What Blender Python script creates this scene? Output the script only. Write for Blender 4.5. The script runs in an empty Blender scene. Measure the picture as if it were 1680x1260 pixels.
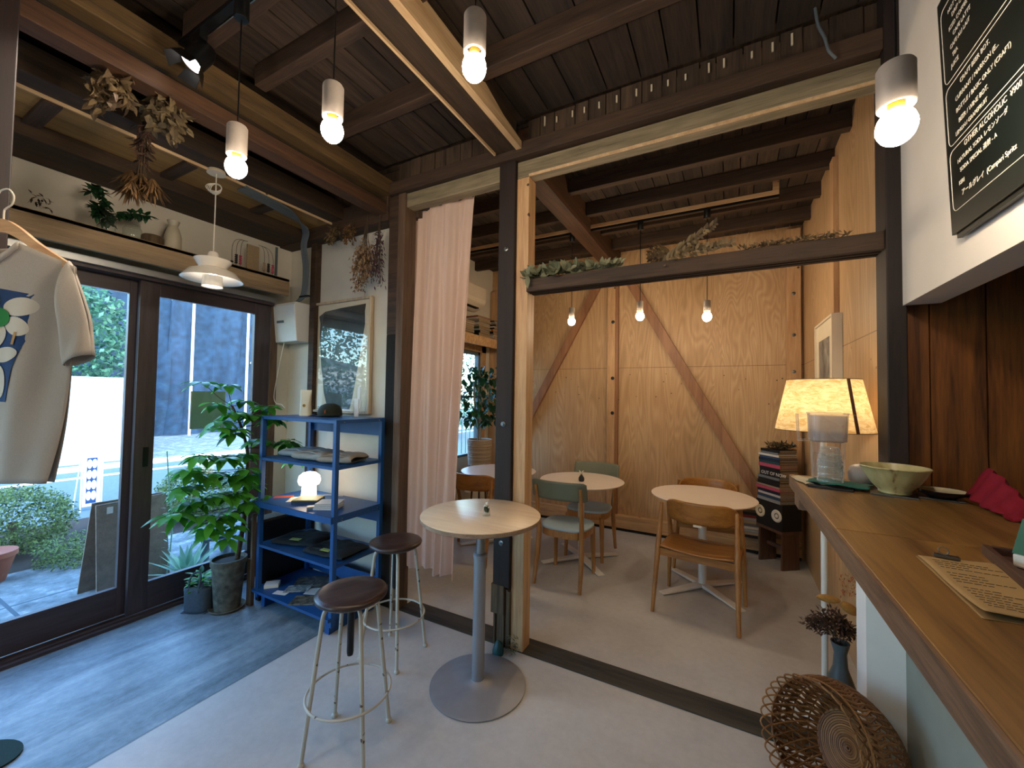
import bpy, math, random
from mathutils import Vector, Matrix
SC = bpy.context.scene
COL = SC.collection
PI = math.pi
RND = random.Random(7)

# ------------------------------------------------------------------ camera
yaw, pitch, roll = math.radians(28.15), math.radians(1.72), math.radians(0.9)
fwd = Vector((-math.sin(yaw)*math.cos(pitch), math.cos(yaw)*math.cos(pitch), math.sin(pitch)))
rgt = Vector((math.cos(yaw), math.sin(yaw), 0))
up = rgt.cross(fwd)
r2 = rgt*math.cos(roll) + up*math.sin(roll)
u2 = up*math.cos(roll) - rgt*math.sin(roll)
cam_d = bpy.data.cameras.new('camera')
cam_d.sensor_width = 36.0
cam_d.lens = 665.0/1680.0*36.0
cam_d.clip_start = 0.05
cam_d.clip_end = 200
cam = bpy.data.objects.new('camera', cam_d)
COL.objects.link(cam)
cam.matrix_world = Matrix.Translation((0, 0, 1.5)) @ Matrix((r2, u2, -fwd)).transposed().to_4x4()
SC.camera = cam

# ------------------------------------------------------------------ daylight and exposure
world = bpy.data.worlds.new('sky')
SC.world = world
world.use_nodes = True
nt = world.node_tree
nt.nodes.clear()
out = nt.nodes.new('ShaderNodeOutputWorld')
bg = nt.nodes.new('ShaderNodeBackground')
sky = nt.nodes.new('ShaderNodeTexSky')
sky.sky_type = 'NISHITA'
sky.sun_disc = False
sky.sun_elevation = math.radians(38)
sky.sun_rotation = math.radians(110)
sky.altitude = 0
sky.air_density = 1.3
sky.dust_density = 1.0
sky.ozone_density = 1.6
bg.inputs['Strength'].default_value = 1.0
tint = nt.nodes.new('ShaderNodeMix')
tint.data_type = 'RGBA'
tint.blend_type = 'MULTIPLY'
tint.inputs[0].default_value = 1.0
tint.inputs[7].default_value = (0.80, 1.0, 1.16, 1)
nt.links.new(sky.outputs[0], tint.inputs[6])
nt.links.new(tint.outputs[2], bg.inputs['Color'])
nt.links.new(bg.outputs[0], out.inputs['Surface'])

sun_d = bpy.data.lights.new('sun', 'SUN')
sun_d.energy = 1.6
sun_d.angle = math.radians(3)
sun_d.color = (1.0, 0.97, 0.92)
sun = bpy.data.objects.new('sun', sun_d)
COL.objects.link(sun)
sun.rotation_euler = Vector((0.62, 0.30, 0.72)).to_track_quat('Z', 'Y').to_euler()

vs = SC.view_settings
vs.view_transform = 'Standard'
vs.look = 'None'
vs.gamma = 1.0
vs.use_curve_mapping = False
vs.exposure = 1.0
try:
    SC.cycles.use_denoising = True
    SC.cycles.max_bounces = 8
    SC.cycles.diffuse_bounces = 5
    SC.cycles.glossy_bounces = 4
    SC.cycles.transmission_bounces = 8
    SC.cycles.transparent_max_bounces = 16
    SC.cycles.caustics_reflective = False
    SC.cycles.caustics_refractive = False
    SC.cycles.sample_clamp_indirect = 6.0
except Exception:
    pass

# ------------------------------------------------------------------ lamps' light
def point_light(name, loc, power, color, radius=0.04):
    d = bpy.data.lights.new(name, 'POINT')
    d.energy = power
    d.color = color
    d.shadow_soft_size = radius
    o = bpy.data.objects.new(name, d)
    o.location = loc
    COL.objects.link(o)
    return o

# ------------------------------------------------------------------ materials
MATS = {}
def _new(name):
    m = bpy.data.materials.new(name)
    m.use_nodes = True
    m.node_tree.nodes.clear()
    o = m.node_tree.nodes.new('ShaderNodeOutputMaterial')
    MATS[name] = m
    return m, m.node_tree, o

def _n(t, kind, **kw):
    n = t.nodes.new(kind)
    for k, v in kw.items():
        if k in n.inputs.keys():
            n.inputs[k].default_value = v
        else:
            setattr(n, k, v)
    return n

def _coords(t, scale=(1, 1, 1), kind='Object', rot=(0, 0, 0)):
    tc = t.nodes.new('ShaderNodeTexCoord')
    mp = t.nodes.new('ShaderNodeMapping')
    mp.inputs['Scale'].default_value = scale
    mp.inputs['Rotation'].default_value = rot
    t.links.new(tc.outputs[kind], mp.inputs['Vector'])
    return mp.outputs[0]

def _ramp(t, fac, stops):
    r = t.nodes.new('ShaderNodeValToRGB')
    e = r.color_ramp.elements
    while len(e) < len(stops):
        e.new(0.5)
    for i, (p, c) in enumerate(stops):
        e[i].position = p
        e[i].color = (c[0], c[1], c[2], 1)
    t.links.new(fac, r.inputs['Fac'])
    return r.outputs['Color']

def _mixc(t, fac, a, b, mode='MIX'):
    m = t.nodes.new('ShaderNodeMix')
    m.data_type = 'RGBA'
    m.blend_type = mode
    for sock, v in ((m.inputs[0], fac), (m.inputs[6], a), (m.inputs[7], b)):
        if hasattr(v, 'links'):
            t.links.new(v, sock)
        elif isinstance(v, (tuple, list)):
            sock.default_value = (v[0], v[1], v[2], 1)
        else:
            sock.default_value = v
    return m.outputs[2]

def _math(t, op, a, b=0.0, c=None):
    m = t.nodes.new('ShaderNodeMath')
    m.operation = op
    for i, v in enumerate((a, b) if c is None else (a, b, c)):
        if hasattr(v, 'links'):
            t.links.new(v, m.inputs[i])
        else:
            m.inputs[i].default_value = v
    return m.outputs[0]

def _bsdf(t, o, color, rough=0.6, metal=0.0, bump=None, bump_s=0.2, dist=0.01, **kw):
    b = t.nodes.new('ShaderNodeBsdfPrincipled')
    for sock, v in (('Base Color', color), ('Roughness', rough), ('Metallic', metal)):
        if hasattr(v, 'links'):
            t.links.new(v, b.inputs[sock])
        elif isinstance(v, (tuple, list)):
            b.inputs[sock].default_value = (v[0], v[1], v[2], 1)
        else:
            b.inputs[sock].default_value = v
    for k, v in kw.items():
        b.inputs[k].default_value = v
    if bump is not None:
        bp = t.nodes.new('ShaderNodeBump')
        bp.inputs['Strength'].default_value = bump_s
        bp.inputs['Distance'].default_value = dist
        t.links.new(bump, bp.inputs['Height'])
        t.links.new(bp.outputs[0], b.inputs['Normal'])
    if o is not None:
        t.links.new(b.outputs[0], o.inputs['Surface'])
    return b

def hexc(h):
    h = h.lstrip('#')
    return tuple(((int(h[i:i+2], 16)/255.0) ** 2.2) for i in (0, 2, 4))

def plain(name, c, rough=0.6, metal=0.0, var=0.06, scale=12.0, bump_s=0.05, **kw):
    m, t, o = _new(name)
    v = _coords(t)
    n = _n(t, 'ShaderNodeTexNoise', Scale=scale, Detail=4.0)
    t.links.new(v, n.inputs['Vector'])
    lo = tuple(max(0, x*(1-var)) for x in c)
    hi = tuple(min(1, x*(1+var)) for x in c)
    col = _ramp(t, n.outputs['Fac'], [(0.3, lo), (0.7, hi)])
    _bsdf(t, o, col, rough, metal, bump=n.outputs['Fac'], bump_s=bump_s, dist=0.003, **kw)
    return m

def desat(c, k):
    l = 0.3*c[0]+0.59*c[1]+0.11*c[2]
    return tuple(l*k+x*(1-k) for x in c)

def wood(name, c1, c2, ax='z', sc=1.0, rough=0.55, knots=False, island=0.0, bump_s=0.15, ds=0.22):
    c1, c2 = desat(c1, ds), desat(c2, ds)
    m, t, o = _new(name)
    s = {'x': (0.9, 14, 14), 'y': (14, 0.9, 14), 'z': (14, 14, 0.9)}[ax]
    v = _coords(t, tuple(k*sc for k in s))
    n = _n(t, 'ShaderNodeTexNoise', Scale=1.4, Detail=7.0, Roughness=0.6, Distortion=0.7)
    t.links.new(v, n.inputs['Vector'])
    v2 = _coords(t, tuple(k*sc*6 for k in s))
    n2 = _n(t, 'ShaderNodeTexNoise', Scale=1.8, Detail=3.0)
    t.links.new(v2, n2.inputs['Vector'])
    f = _math(t, 'ADD', _math(t, 'MULTIPLY', n.outputs['Fac'], 0.7), _math(t, 'MULTIPLY', n2.outputs['Fac'], 0.3))
    col = _ramp(t, f, [(0.34, c1), (0.62, c2)])
    if island:
        g = t.nodes.new('ShaderNodeNewGeometry')
        k = _math(t, 'MULTIPLY_ADD', g.outputs['Random Per Island'], island, 1.0-island*0.6)
        col = _mixc(t, 1.0, col, _cmb(t, k), 'MULTIPLY')
    if knots:
        vk = _coords(t, (3.1, 3.1, 3.1))
        vo = _n(t, 'ShaderNodeTexVoronoi', Scale=1.6)
        t.links.new(vk, vo.inputs['Vector'])
        kf = _math(t, 'LESS_THAN', vo.outputs['Distance'], 0.055)
        col = _mixc(t, kf, col, tuple(x*0.22 for x in c1))
    _bsdf(t, o, col, rough, bump=f, bump_s=bump_s, dist=0.004)
    return m

def _cmb(t, k):
    c = t.nodes.new('ShaderNodeCombineColor')
    for i in range(3):
        t.links.new(k, c.inputs[i])
    return c.outputs[0]

def glass_pane(name, tint=(1, 1, 1), base=0.05, rough=0.0, fk=1.0, milk=0.0):
    # thin sheet: clear with a Fresnel reflection
    m, t, o = _new(name)
    tr = _n(t, 'ShaderNodeBsdfTransparent', Color=(tint[0], tint[1], tint[2], 1))
    gl = _n(t, 'ShaderNodeBsdfGlossy', Roughness=rough)
    fr = _n(t, 'ShaderNodeFresnel', IOR=1.5)
    mx = t.nodes.new('ShaderNodeMixShader')
    g = t.nodes.new('ShaderNodeNewGeometry')
    front = _math(t, 'SUBTRACT', 1.0, g.outputs['Backfacing'])
    f = _math(t, 'MULTIPLY', _math(t, 'MULTIPLY_ADD', fr.outputs[0], fk, base), front)
    t.links.new(f, mx.inputs[0])
    t.links.new(tr.outputs[0], mx.inputs[1])
    t.links.new(gl.outputs[0], mx.inputs[2])
    if milk:  # white highlights put into the glass colour, strongest at the edges
        df = _n(t, 'ShaderNodeBsdfTranslucent', Color=(0.9, 0.9, 0.9, 1))
        d2_ = _n(t, 'ShaderNodeBsdfDiffuse', Color=(0.9, 0.9, 0.9, 1))
        m2 = t.nodes.new('ShaderNodeMixShader')
        t.links.new(df.outputs[0], m2.inputs[1])
        t.links.new(d2_.outputs[0], m2.inputs[2])
        m3 = t.nodes.new('ShaderNodeMixShader')
        lw = _n(t, 'ShaderNodeLayerWeight', Blend=0.5)
        mk = _math(t, 'MULTIPLY_ADD', _math(t, 'POWER', lw.outputs['Facing'], 2.2), milk*4.0, milk*0.35)
        t.links.new(_math(t, 'MINIMUM', mk, 0.9), m3.inputs[0])
        t.links.new(mx.outputs[0], m3.inputs[1])
        t.links.new(m2.outputs[0], m3.inputs[2])
        mx = m3
    t.links.new(mx.outputs[0], o.inputs['Surface'])
    return m

def emit(name, c, s):
    m, t, o = _new(name)
    e = _n(t, 'ShaderNodeEmission', Color=(c[0], c[1], c[2], 1), Strength=s)
    t.links.new(e.outputs[0], o.inputs['Surface'])
    return m

def leafmat(name, c1, c2, trans=0.45, rough=0.4, scale=9.0):
    m, t, o = _new(name)
    v = _coords(t)
    n = _n(t, 'ShaderNodeTexNoise', Scale=scale, Detail=2.0)
    t.links.new(v, n.inputs['Vector'])
    g = t.nodes.new('ShaderNodeNewGeometry')
    f = _math(t, 'ADD', _math(t, 'MULTIPLY', g.outputs['Random Per Island'], 0.6), _math(t, 'MULTIPLY', n.outputs['Fac'], 0.4))
    col = _ramp(t, f, [(0.2, c1), (0.75, c2)])
    b = _bsdf(t, None, col, rough)
    tl = t.nodes.new('ShaderNodeBsdfTranslucent')
    t.links.new(col, tl.inputs['Color'])
    mx = _n(t, 'ShaderNodeMixShader')
    mx.inputs[0].default_value = trans
    t.links.new(b.outputs[0], mx.inputs[1])
    t.links.new(tl.outputs[0], mx.inputs[2])
    t.links.new(mx.outputs[0], o.inputs['Surface'])
    return m

def cloth(name, c, trans=0.25, weave=350.0, var=0.08):
    m, t, o = _new(name)
    v = _coords(t)
    n = _n(t, 'ShaderNodeTexNoise', Scale=6.0, Detail=4.0)
    t.links.new(v, n.inputs['Vector'])
    w = _n(t, 'ShaderNodeTexNoise', Scale=weave, Detail=1.0)
    t.links.new(v, w.inputs['Vector'])
    f = _math(t, 'ADD', _math(t, 'MULTIPLY', n.outputs['Fac'], 0.4), _math(t, 'MULTIPLY', w.outputs['Fac'], 0.6))
    col = _ramp(t, f, [(0.3, tuple(x*(1-var) for x in c)), (0.7, tuple(min(1, x*(1+var)) for x in c))])
    b = _bsdf(t, None, col, 0.9, bump=w.outputs['Fac'], bump_s=0.15, dist=0.001)
    tl = t.nodes.new('ShaderNodeBsdfTranslucent')
    t.links.new(col, tl.inputs['Color'])
    mx = _n(t, 'ShaderNodeMixShader')
    mx.inputs[0].default_value = trans
    t.links.new(b.outputs[0], mx.inputs[1])
    t.links.new(tl.outputs[0], mx.inputs[2])
    t.links.new(mx.outputs[0], o.inputs['Surface'])
    return m

def plywood(name, c1, c2, c3, plane='y', panel=(0.91, 0.35)):
    # veneer: growth rings run as tall wavy contour lines
    m, t, o = _new(name)
    s = {'y': (3.2, 1.0, 0.42), 'x': (1.0, 3.2, 0.42)}[plane]
    v = _coords(t, s)
    n = _n(t, 'ShaderNodeTexNoise', Scale=1.1, Detail=2.0, Distortion=0.9)
    t.links.new(v, n.inputs['Vector'])
    ring = _math(t, 'SINE', _math(t, 'MULTIPLY', n.outputs['Fac'], 150.0))
    ring = _math(t, 'MULTIPLY_ADD', ring, 0.5, 0.5)
    v2 = _coords(t, (40, 40, 2.2))
    n2 = _n(t, 'ShaderNodeTexNoise', Scale=1.5, Detail=4.0)
    t.links.new(v2, n2.inputs['Vector'])
    v3 = _coords(t, (1.2, 1.2, 0.5))
    n3 = _n(t, 'ShaderNodeTexNoise', Scale=1.6, Detail=2.0)
    t.links.new(v3, n3.inputs['Vector'])
    f = _math(t, 'ADD', _math(t, 'MULTIPLY', ring, 0.15), _math(t, 'ADD', _math(t, 'MULTIPLY', n2.outputs['Fac'], 0.34), _math(t, 'MULTIPLY', n3.outputs['Fac'], 0.55)))
    col = _ramp(t, f, [(0.30, c1), (0.55, c2), (0.8, c3)])
    vk = _coords(t, (7, 7, 7))
    vo = _n(t, 'ShaderNodeTexVoronoi', Scale=1.7)
    t.links.new(vk, vo.inputs['Vector'])
    tc = t.nodes.new('ShaderNodeTexCoord')
    sp = t.nodes.new('ShaderNodeSeparateXYZ')
    t.links.new(tc.outputs['Object'], sp.inputs[0])
    # small pin knots gather in one band of the veneer
    band = _math(t, 'COMPARE', sp.outputs['Z'], 1.62, 0.2)
    kf = _math(t, 'MULTIPLY', _math(t, 'LESS_THAN', vo.outputs['Distance'], 0.085), band)
    col = _mixc(t, kf, col, tuple(x*0.35 for x in c1))
    # sheet joint
    j = _math(t, 'COMPARE', sp.outputs['Z'], 1.845, 0.0022)
    col = _mixc(t, j, col, tuple(x*0.4 for x in c1))
    _bsdf(t, o, col, 0.5, bump=f, bump_s=0.05, dist=0.003)
    return m

# palette
wood('dark_beam_x', hexc('241a12'), hexc('4c3827'), 'x', rough=0.75, ds=0.1)
wood('dark_beam_y', hexc('1f1710'), hexc('42311f'), 'y', rough=0.75, ds=0.05)
wood('brown_beam_y', hexc('3a2c1b'), hexc('69522f'), 'y', rough=0.7, ds=0.05)
wood('red_beam_y', hexc('301e12'), hexc('573b25'), 'y', rough=0.7, ds=0.05)
wood('olive_beam_x', hexc('5e5338'), hexc('958562'), 'x', rough=0.7)
wood('dark_post', hexc('130c09'), hexc('2b1d17'), 'z', rough=0.7, bump_s=0.25, ds=0.0)
wood('charred_post', hexc('080706'), hexc('1a1512'), 'z', rough=0.9, bump_s=0.4)
wood('worn_wood', hexc('3a2c1c'), hexc('70583a'), 'z', rough=0.85, bump_s=0.6)
wood('brown_post', hexc('3e2c1e'), hexc('6b5036'), 'z', rough=0.7, bump_s=0.3)
wood('red_column', hexc('140807'), hexc('26100d'), 'z', rough=0.6, ds=0.0)
wood('pale_stud', hexc('a9763c'), hexc('d3a366'), 'z', rough=0.5, knots=True)
wood('pale_rail_x', hexc('a9763c'), hexc('d6a868'), 'x', rough=0.5, knots=True)
wood('new_timber_y', hexc('b48a52'), hexc('dcb57c'), 'y', rough=0.5, knots=True)
wood('brace_wood', hexc('7a4c2a'), hexc('a8703f'), 'z', rough=0.5, sc=0.7, knots=True)
wood('ceiling_board', hexc('211811'), hexc('4c3a2a'), 'y', rough=0.8, island=0.75)
wood('infill_board', hexc('2c2018'), hexc('58442f'), 'z', rough=0.8, island=0.6)
wood('kitchen_board', hexc('3c210e'), hexc('7a4a20'), 'z', rough=0.5, island=0.3, ds=0.0)
wood('door_brown', hexc('37292a'), hexc('4c3e3e'), 'z', rough=0.4, sc=0.8, bump_s=0.04, ds=0.3)
wood('door_brown_y', hexc('37292a'), hexc('4c3e3e'), 'y', rough=0.4, sc=0.8, bump_s=0.04, ds=0.3)
wood('shelf_plank', hexc('735c3f'), hexc('a58659'), 'y', rough=0.6)
wood('counter_wood', hexc('523618'), hexc('85602f'), 'y', rough=0.42, sc=0.75, bump_s=0.1, ds=0.05)
wood('counter_edge', hexc('4d3322'), hexc('87603f'), 'y', rough=0.5, sc=2.0)
wood('oak_chair', hexc('84582c'), hexc('ad7c48'), 'z', rough=0.4, sc=2.0, bump_s=0.05, ds=0.0)
wood('oak_veneer', hexc('7c5226'), hexc('a87338'), 'x', rough=0.38, sc=2.0, bump_s=0.05, ds=0.0)
wood('seat_walnut', hexc('251713'), hexc('49332c'), 'x', rough=0.32, sc=1.5, bump_s=0.1)
wood('stool_brown', hexc('4d3020'), hexc('744c33'), 'z', rough=0.5, sc=1.5)
wood('eave_plywood', hexc('745834'), hexc('a07c4a'), 'y', rough=0.6, sc=0.6, ds=0.0)
wood('frame_wood', hexc('a98c66'), hexc('ceb38c'), 'z', rough=0.5, sc=2.5)
wood('hanger_wood', hexc('a5733c'), hexc('d09c5e'), 'x', rough=0.4, sc=2.0)
wood('tabletop_birch', hexc('d8b890'), hexc('e8cfa8'), 'x', rough=0.35, sc=1.2, bump_s=0.02)
wood('tabletop_edge', hexc('7a5c40'), hexc('a88460'), 'x', rough=0.5, sc=1.5)
wood('tray_wood', hexc('2e1a12'), hexc('553426'), 'y', rough=0.5)
wood('sill_beam', hexc('1d1b17'), hexc('484236'), 'x', rough=0.8, sc=0.6, bump_s=0.5)
plywood('ply_back', hexc('a08058'), hexc('bb9870'), hexc('d2b48c'), 'y')
plywood('ply_side', hexc('a08058'), hexc('bb9870'), hexc('d2b48c'), 'x')
wood('plain_ply', hexc('6e5c4c'), hexc('8c7762'), 'x', rough=0.6, sc=0.5)

plain('plaster', hexc('c9c3b6'), 0.85, var=0.05, scale=3.0, bump_s=0.15)
plain('plaster_old', hexc('cbc6b8'), 0.9, var=0.12, scale=2.2, bump_s=0.25)
plain('plaster_shaded', hexc('8b8c7f'), 0.85, var=0.04)  # shade under the counter is put into this wall colour
plain('plaster_lit', hexc('ece8e0'), 0.8, var=0.02)  # whiter than the other plaster to stand for lamp light on it
plain('plaster_white', hexc('d5cec3'), 0.85, var=0.03, scale=6.0, bump_s=0.08)
plain('white_plastic', hexc('d9dad6'), 0.4, var=0.02)
plain('cream_plastic', hexc('d9cdb8'), 0.45, var=0.02)
plain('white_metal', hexc('dcd6ca'), 0.35, var=0.03)
plain('white_enamel', hexc('e6e0d4'), 0.25, var=0.02)
plain('black_plastic', hexc('101214'), 0.35, var=0.1)
plain('black_matte', hexc('0b0c0e'), 0.6, var=0.1)
plain('black_metal', hexc('15171a'), 0.35, 0.3)
plain('steel', hexc('9c9c9a'), 0.28, 1.0, var=0.05, scale=30)
plain('steel_dark', hexc('6f7274'), 0.32, 1.0, var=0.08, scale=30)
plain('steel_brushed', hexc('97979a'), 0.5, 0.55, var=0.05, scale=20)
plain('aluminium', hexc('b8bcbc'), 0.35, 1.0, var=0.03)
plain('brass', hexc('b08a3c'), 0.3, 1.0)
plain('blue_steel', hexc('1b4a80'), 0.42, 0.0, var=0.08, scale=5)
plain('terracotta', hexc('8a4a34'), 0.8)
plain('grey_felt', hexc('3f4a52'), 0.95, var=0.15, scale=60)
plain('soil', hexc('2b221b'), 0.95, var=0.3, scale=40, bump_s=0.8)
plain('mossy_pot', hexc('57564a'), 0.9, var=0.6, scale=22, bump_s=0.5)
plain('socket_grey', hexc('958c84'), 0.5, var=0.05, scale=50)
plain('socket_rim', hexc('e9dfca'), 0.4)
plain('conduit', hexc('59636a'), 0.5)
plain('cord_white', hexc('cfcabc'), 0.5)
plain('green_plastic', hexc('6b7161'), 0.5, var=0.03)
plain('blue_seat', hexc('95abb4'), 0.5, var=0.03)
plain('paper_white', hexc('d8d4cc'), 0.7, var=0.02)
plain('paper_cream', hexc('d6c9ae'), 0.7, var=0.03)
plain('paper_kraft', hexc('94784f'), 0.75, var=0.06)
plain('dark_vase', hexc('1c2226'), 0.3, var=0.1)
plain('grey_vase', hexc('4c585c'), 0.35, var=0.1)
plain('bark', hexc('4a3c2c'), 0.9, var=0.35, scale=30, bump_s=0.7)
plain('bark_pale', hexc('8c8270'), 0.8, var=0.2, scale=30, bump_s=0.4)
plain('print_navy', hexc('153a68'), 0.8)
plain('print_green', hexc('1f7a3a'), 0.8)
plain('print_white', hexc('c8c2b6'), 0.85)
plain('print_tan', hexc('b08a58'), 0.8)
plain('chalk_ink', hexc('d6d0c0'), 0.8)
plain('board_black', hexc('0d1614'), 0.45, var=0.2, scale=4)
plain('celadon', hexc('a39a5e'), 0.35, var=0.25, scale=9)
plain('plate_dark', hexc('12141a'), 0.3)
plain('plate_cream', hexc('cfc2a0'), 0.4, var=0.1)
plain('road', hexc('4c5c62'), 0.9, var=0.08, scale=20)
plain('road_white', hexc('e8e6e0'), 0.8)
plain('stone', hexc('5e6c78'), 0.9, var=0.3, scale=10, bump_s=0.7)
plain('rust', hexc('9a4a1c'), 0.9, var=0.4, scale=60)
plain('mustard', hexc('97692e'), 0.9, var=0.2, scale=90, bump_s=0.6)
plain('leather', hexc('6d4330'), 0.5)
cloth('tee_grey', hexc('b3aca3'), 0.12)
cloth('tee_inside', hexc('9c968e'), 0.1)
cloth('curtain_pink', hexc('e2cabd'), 0.4, var=0.03)
cloth('folded_blue', hexc('8f9aa2'), 0.0)
cloth('folded_grey', hexc('8b8a84'), 0.0)
cloth('folded_sand', hexc('8f867a'), 0.0)
cloth('folded_black', hexc('1c2226'), 0.0, var=0.2)
cloth('cap_green', hexc('23271c'), 0.0, var=0.2)
cloth('cap_orange', hexc('c8683a'), 0.0)
cloth('cloth_teal', hexc('1c5a50'), 0.0, var=0.2)
cloth('cloth_linen', hexc('b3a68c'), 0.0, var=0.1)
cloth('cloth_red', hexc('820a24'), 0.15, var=0.2)
cloth('tarp_blue', hexc('213345'), 0.1, weave=3, var=0.45)
cloth('sheet_olive', hexc('8c9478'), 0.6)
leafmat('leaf_green', hexc('1f5617'), hexc('66b843'), 0.5, 0.3)
leafmat('leaf_dark', hexc('12301c'), hexc('35603a'), 0.35)
leafmat('leaf_bush', hexc('263c24'), hexc('7f9252'), 0.4, 0.6)
leafmat('leaf_tree', hexc('1f4034'), hexc('5f8a6c'), 0.45, 0.6, scale=1.0)
leafmat('leaf_agave', hexc('5f8a70'), hexc('9cc0a4'), 0.3)
leafmat('leaf_eucalyptus', hexc('4e5440'), hexc('8a8b6e'), 0.2, 0.7)
leafmat('leaf_eucalyptus_dark', hexc('1c1e14'), hexc('4c4a34'), 0.2, 0.7)
leafmat('leaf_dry', hexc('463728'), hexc('857050'), 0.25, 0.8)
leafmat('leaf_dry_pale', hexc('4c4030'), hexc('8c7a5a'), 0.25, 0.8)
leafmat('leaf_dry_orange', hexc('4a3620'), hexc('8e6a42'), 0.25, 0.8)
leafmat('leaf_dry_dark', hexc('2a1e1a'), hexc('5c4236'), 0.2, 0.8)
leafmat('leaf_dry_mid', hexc('6a5240'), hexc('ac9070'), 0.25, 0.8)
leafmat('leaf_dry_purple', hexc('2e1c28'), hexc('5a3c4a'), 0.2, 0.8)
leafmat('leaf_dry_rust', hexc('7a3818'), hexc('b45c2a'), 0.3, 0.8)
leafmat('wicker_brown', hexc('6a4424'), hexc('9c6c3e'), 0.0, 0.6)
leafmat('wicker_pale', hexc('8a7a68'), hexc('b3a38e'), 0.0, 0.7)
glass_pane('pane', (0.96, 0.99, 1.0), 0.0)
glass_pane('art_glass', (1, 1, 1), 0.04)
glass_pane('jar_glass', (0.95, 0.97, 0.96), 0.03, fk=0.8, milk=0.03)
glass_pane('tumbler', (0.98, 0.99, 0.99), 0.10, 0.03, fk=1.0, milk=0.14)
glass_pane('pitcher_glass', (0.96, 0.96, 0.98), 0.04, milk=0.10)
glass_pane('water', (0.93, 0.95, 0.97), 0.02)
emit('bulb_glow', (1.0, 0.82, 0.62), 115.0)
emit('bulb_glow_far', (1.0, 0.76, 0.50), 130.0)
emit('spot_glow', (1.0, 0.88, 0.78), 22.0)
emit('mushroom_glow', (1.0, 0.80, 0.58), 5.0)
emit('shade_bulb', (1.0, 0.80, 0.56), 34.0)
emit('shade_inner_glow', (1.0, 0.88, 0.72), 3.0)

def floor_mat():
    m, t, o = _new('floor_concrete')
    v = _coords(t)
    tc = t.nodes.new('ShaderNodeTexCoord')
    sp = t.nodes.new('ShaderNodeSeparateXYZ')
    t.links.new(tc.outputs['Object'], sp.inputs[0])
    a = _n(t, 'ShaderNodeTexNoise', Scale=1.3, Detail=8.0, Roughness=0.62)
    b = _n(t, 'ShaderNodeTexNoise', Scale=26.0, Detail=5.0, Roughness=0.7)
    t.links.new(v, a.inputs['Vector'])
    t.links.new(v, b.inputs['Vector'])
    vs_ = _coords(t, (5.0, 1.6, 1))
    c = _n(t, 'ShaderNodeTexNoise', Scale=1.0, Detail=9.0, Roughness=0.72, Distortion=0.5)
    t.links.new(vs_, c.inputs['Vector'])
    f = _math(t, 'ADD', _math(t, 'MULTIPLY', a.outputs['Fac'], 0.7), _math(t, 'MULTIPLY', b.outputs['Fac'], 0.3))
    new = _ramp(t, f, [(0.32, hexc('a3a09b')), (0.68, hexc('c5c2bc'))])
    old = _ramp(t, _math(t, 'ADD', _math(t, 'MULTIPLY', c.outputs['Fac'], 0.75), _math(t, 'MULTIPLY', b.outputs['Fac'], 0.25)),
                [(0.32, hexc('3c474c')), (0.5, hexc('717f86')), (0.68, hexc('98a4a8'))])
    edge = _math(t, 'ADD', sp.outputs['X'], _math(t, 'MULTIPLY', a.outputs['Fac'], 0.03))
    side = _math(t, 'LESS_THAN', edge, -2.235)
    # the rough old slab ends at the partition
    side = _math(t, 'MULTIPLY', side, _math(t, 'LESS_THAN', sp.outputs['Y'], 2.3))
    col = _mixc(t, side, new, old)
    line = _math(t, 'COMPARE', edge, -2.235, 0.006)
    line = _math(t, 'MULTIPLY', line, _math(t, 'LESS_THAN', sp.outputs['Y'], 2.3))
    col = _mixc(t, _math(t, 'MULTIPLY', line, 0.6), col, hexc('3a4043'))
    h = _math(t, 'ADD', _math(t, 'MULTIPLY', side, _math(t, 'MULTIPLY', c.outputs['Fac'], 3.0)), _math(t, 'MULTIPLY', f, 0.5))
    rg = _math(t, 'SUBTRACT', _math(t, 'MULTIPLY_ADD', f, 0.35, 0.34), _math(t, 'MULTIPLY', side, 0.08))
    _bsdf(t, o, col, rg, bump=h, bump_s=0.22, dist=0.01)
floor_mat()

def paving_mat():
    m, t, o = _new('paving')
    v = _coords(t)
    a = _n(t, 'ShaderNodeTexNoise', Scale=7.0, Detail=8.0, Roughness=0.7)
    t.links.new(v, a.inputs['Vector'])
    br = _n(t, 'ShaderNodeTexBrick', Scale=1.0)
    br.inputs['Mortar Size'].default_value = 0.012
    br.inputs['Brick Width'].default_value = 0.9
    br.inputs['Row Height'].default_value = 0.9
    br.offset = 0.0
    t.links.new(v, br.inputs['Vector'])
    col = _ramp(t, a.outputs['Fac'], [(0.3, hexc('3c4548')), (0.55, hexc('6c7476')), (0.72, hexc('a8acab'))])
    col = _mixc(t, br.outputs['Fac'], col, hexc('3a4850'))
    _bsdf(t, o, col, 0.9, bump=a.outputs['Fac'], bump_s=0.5, dist=0.01)
paving_mat()

def tile_wall_mat():
    m, t, o = _new('tile_wall')
    v = _coords(t, (1, 1, 1), rot=(PI/2, 0, PI/2))
    br = _n(t, 'ShaderNodeTexBrick', Scale=1.0)
    br.inputs['Mortar Size'].default_value = 0.006
    br.inputs['Brick Width'].default_value = 0.1
    br.inputs['Row Height'].default_value = 0.1
    br.offset = 0.0
    t.links.new(v, br.inputs['Vector'])
    col = _mixc(t, br.outputs['Fac'], hexc('eceae6'), hexc('a9b4bc'))
    _bsdf(t, o, col, 0.6)
tile_wall_mat()

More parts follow.
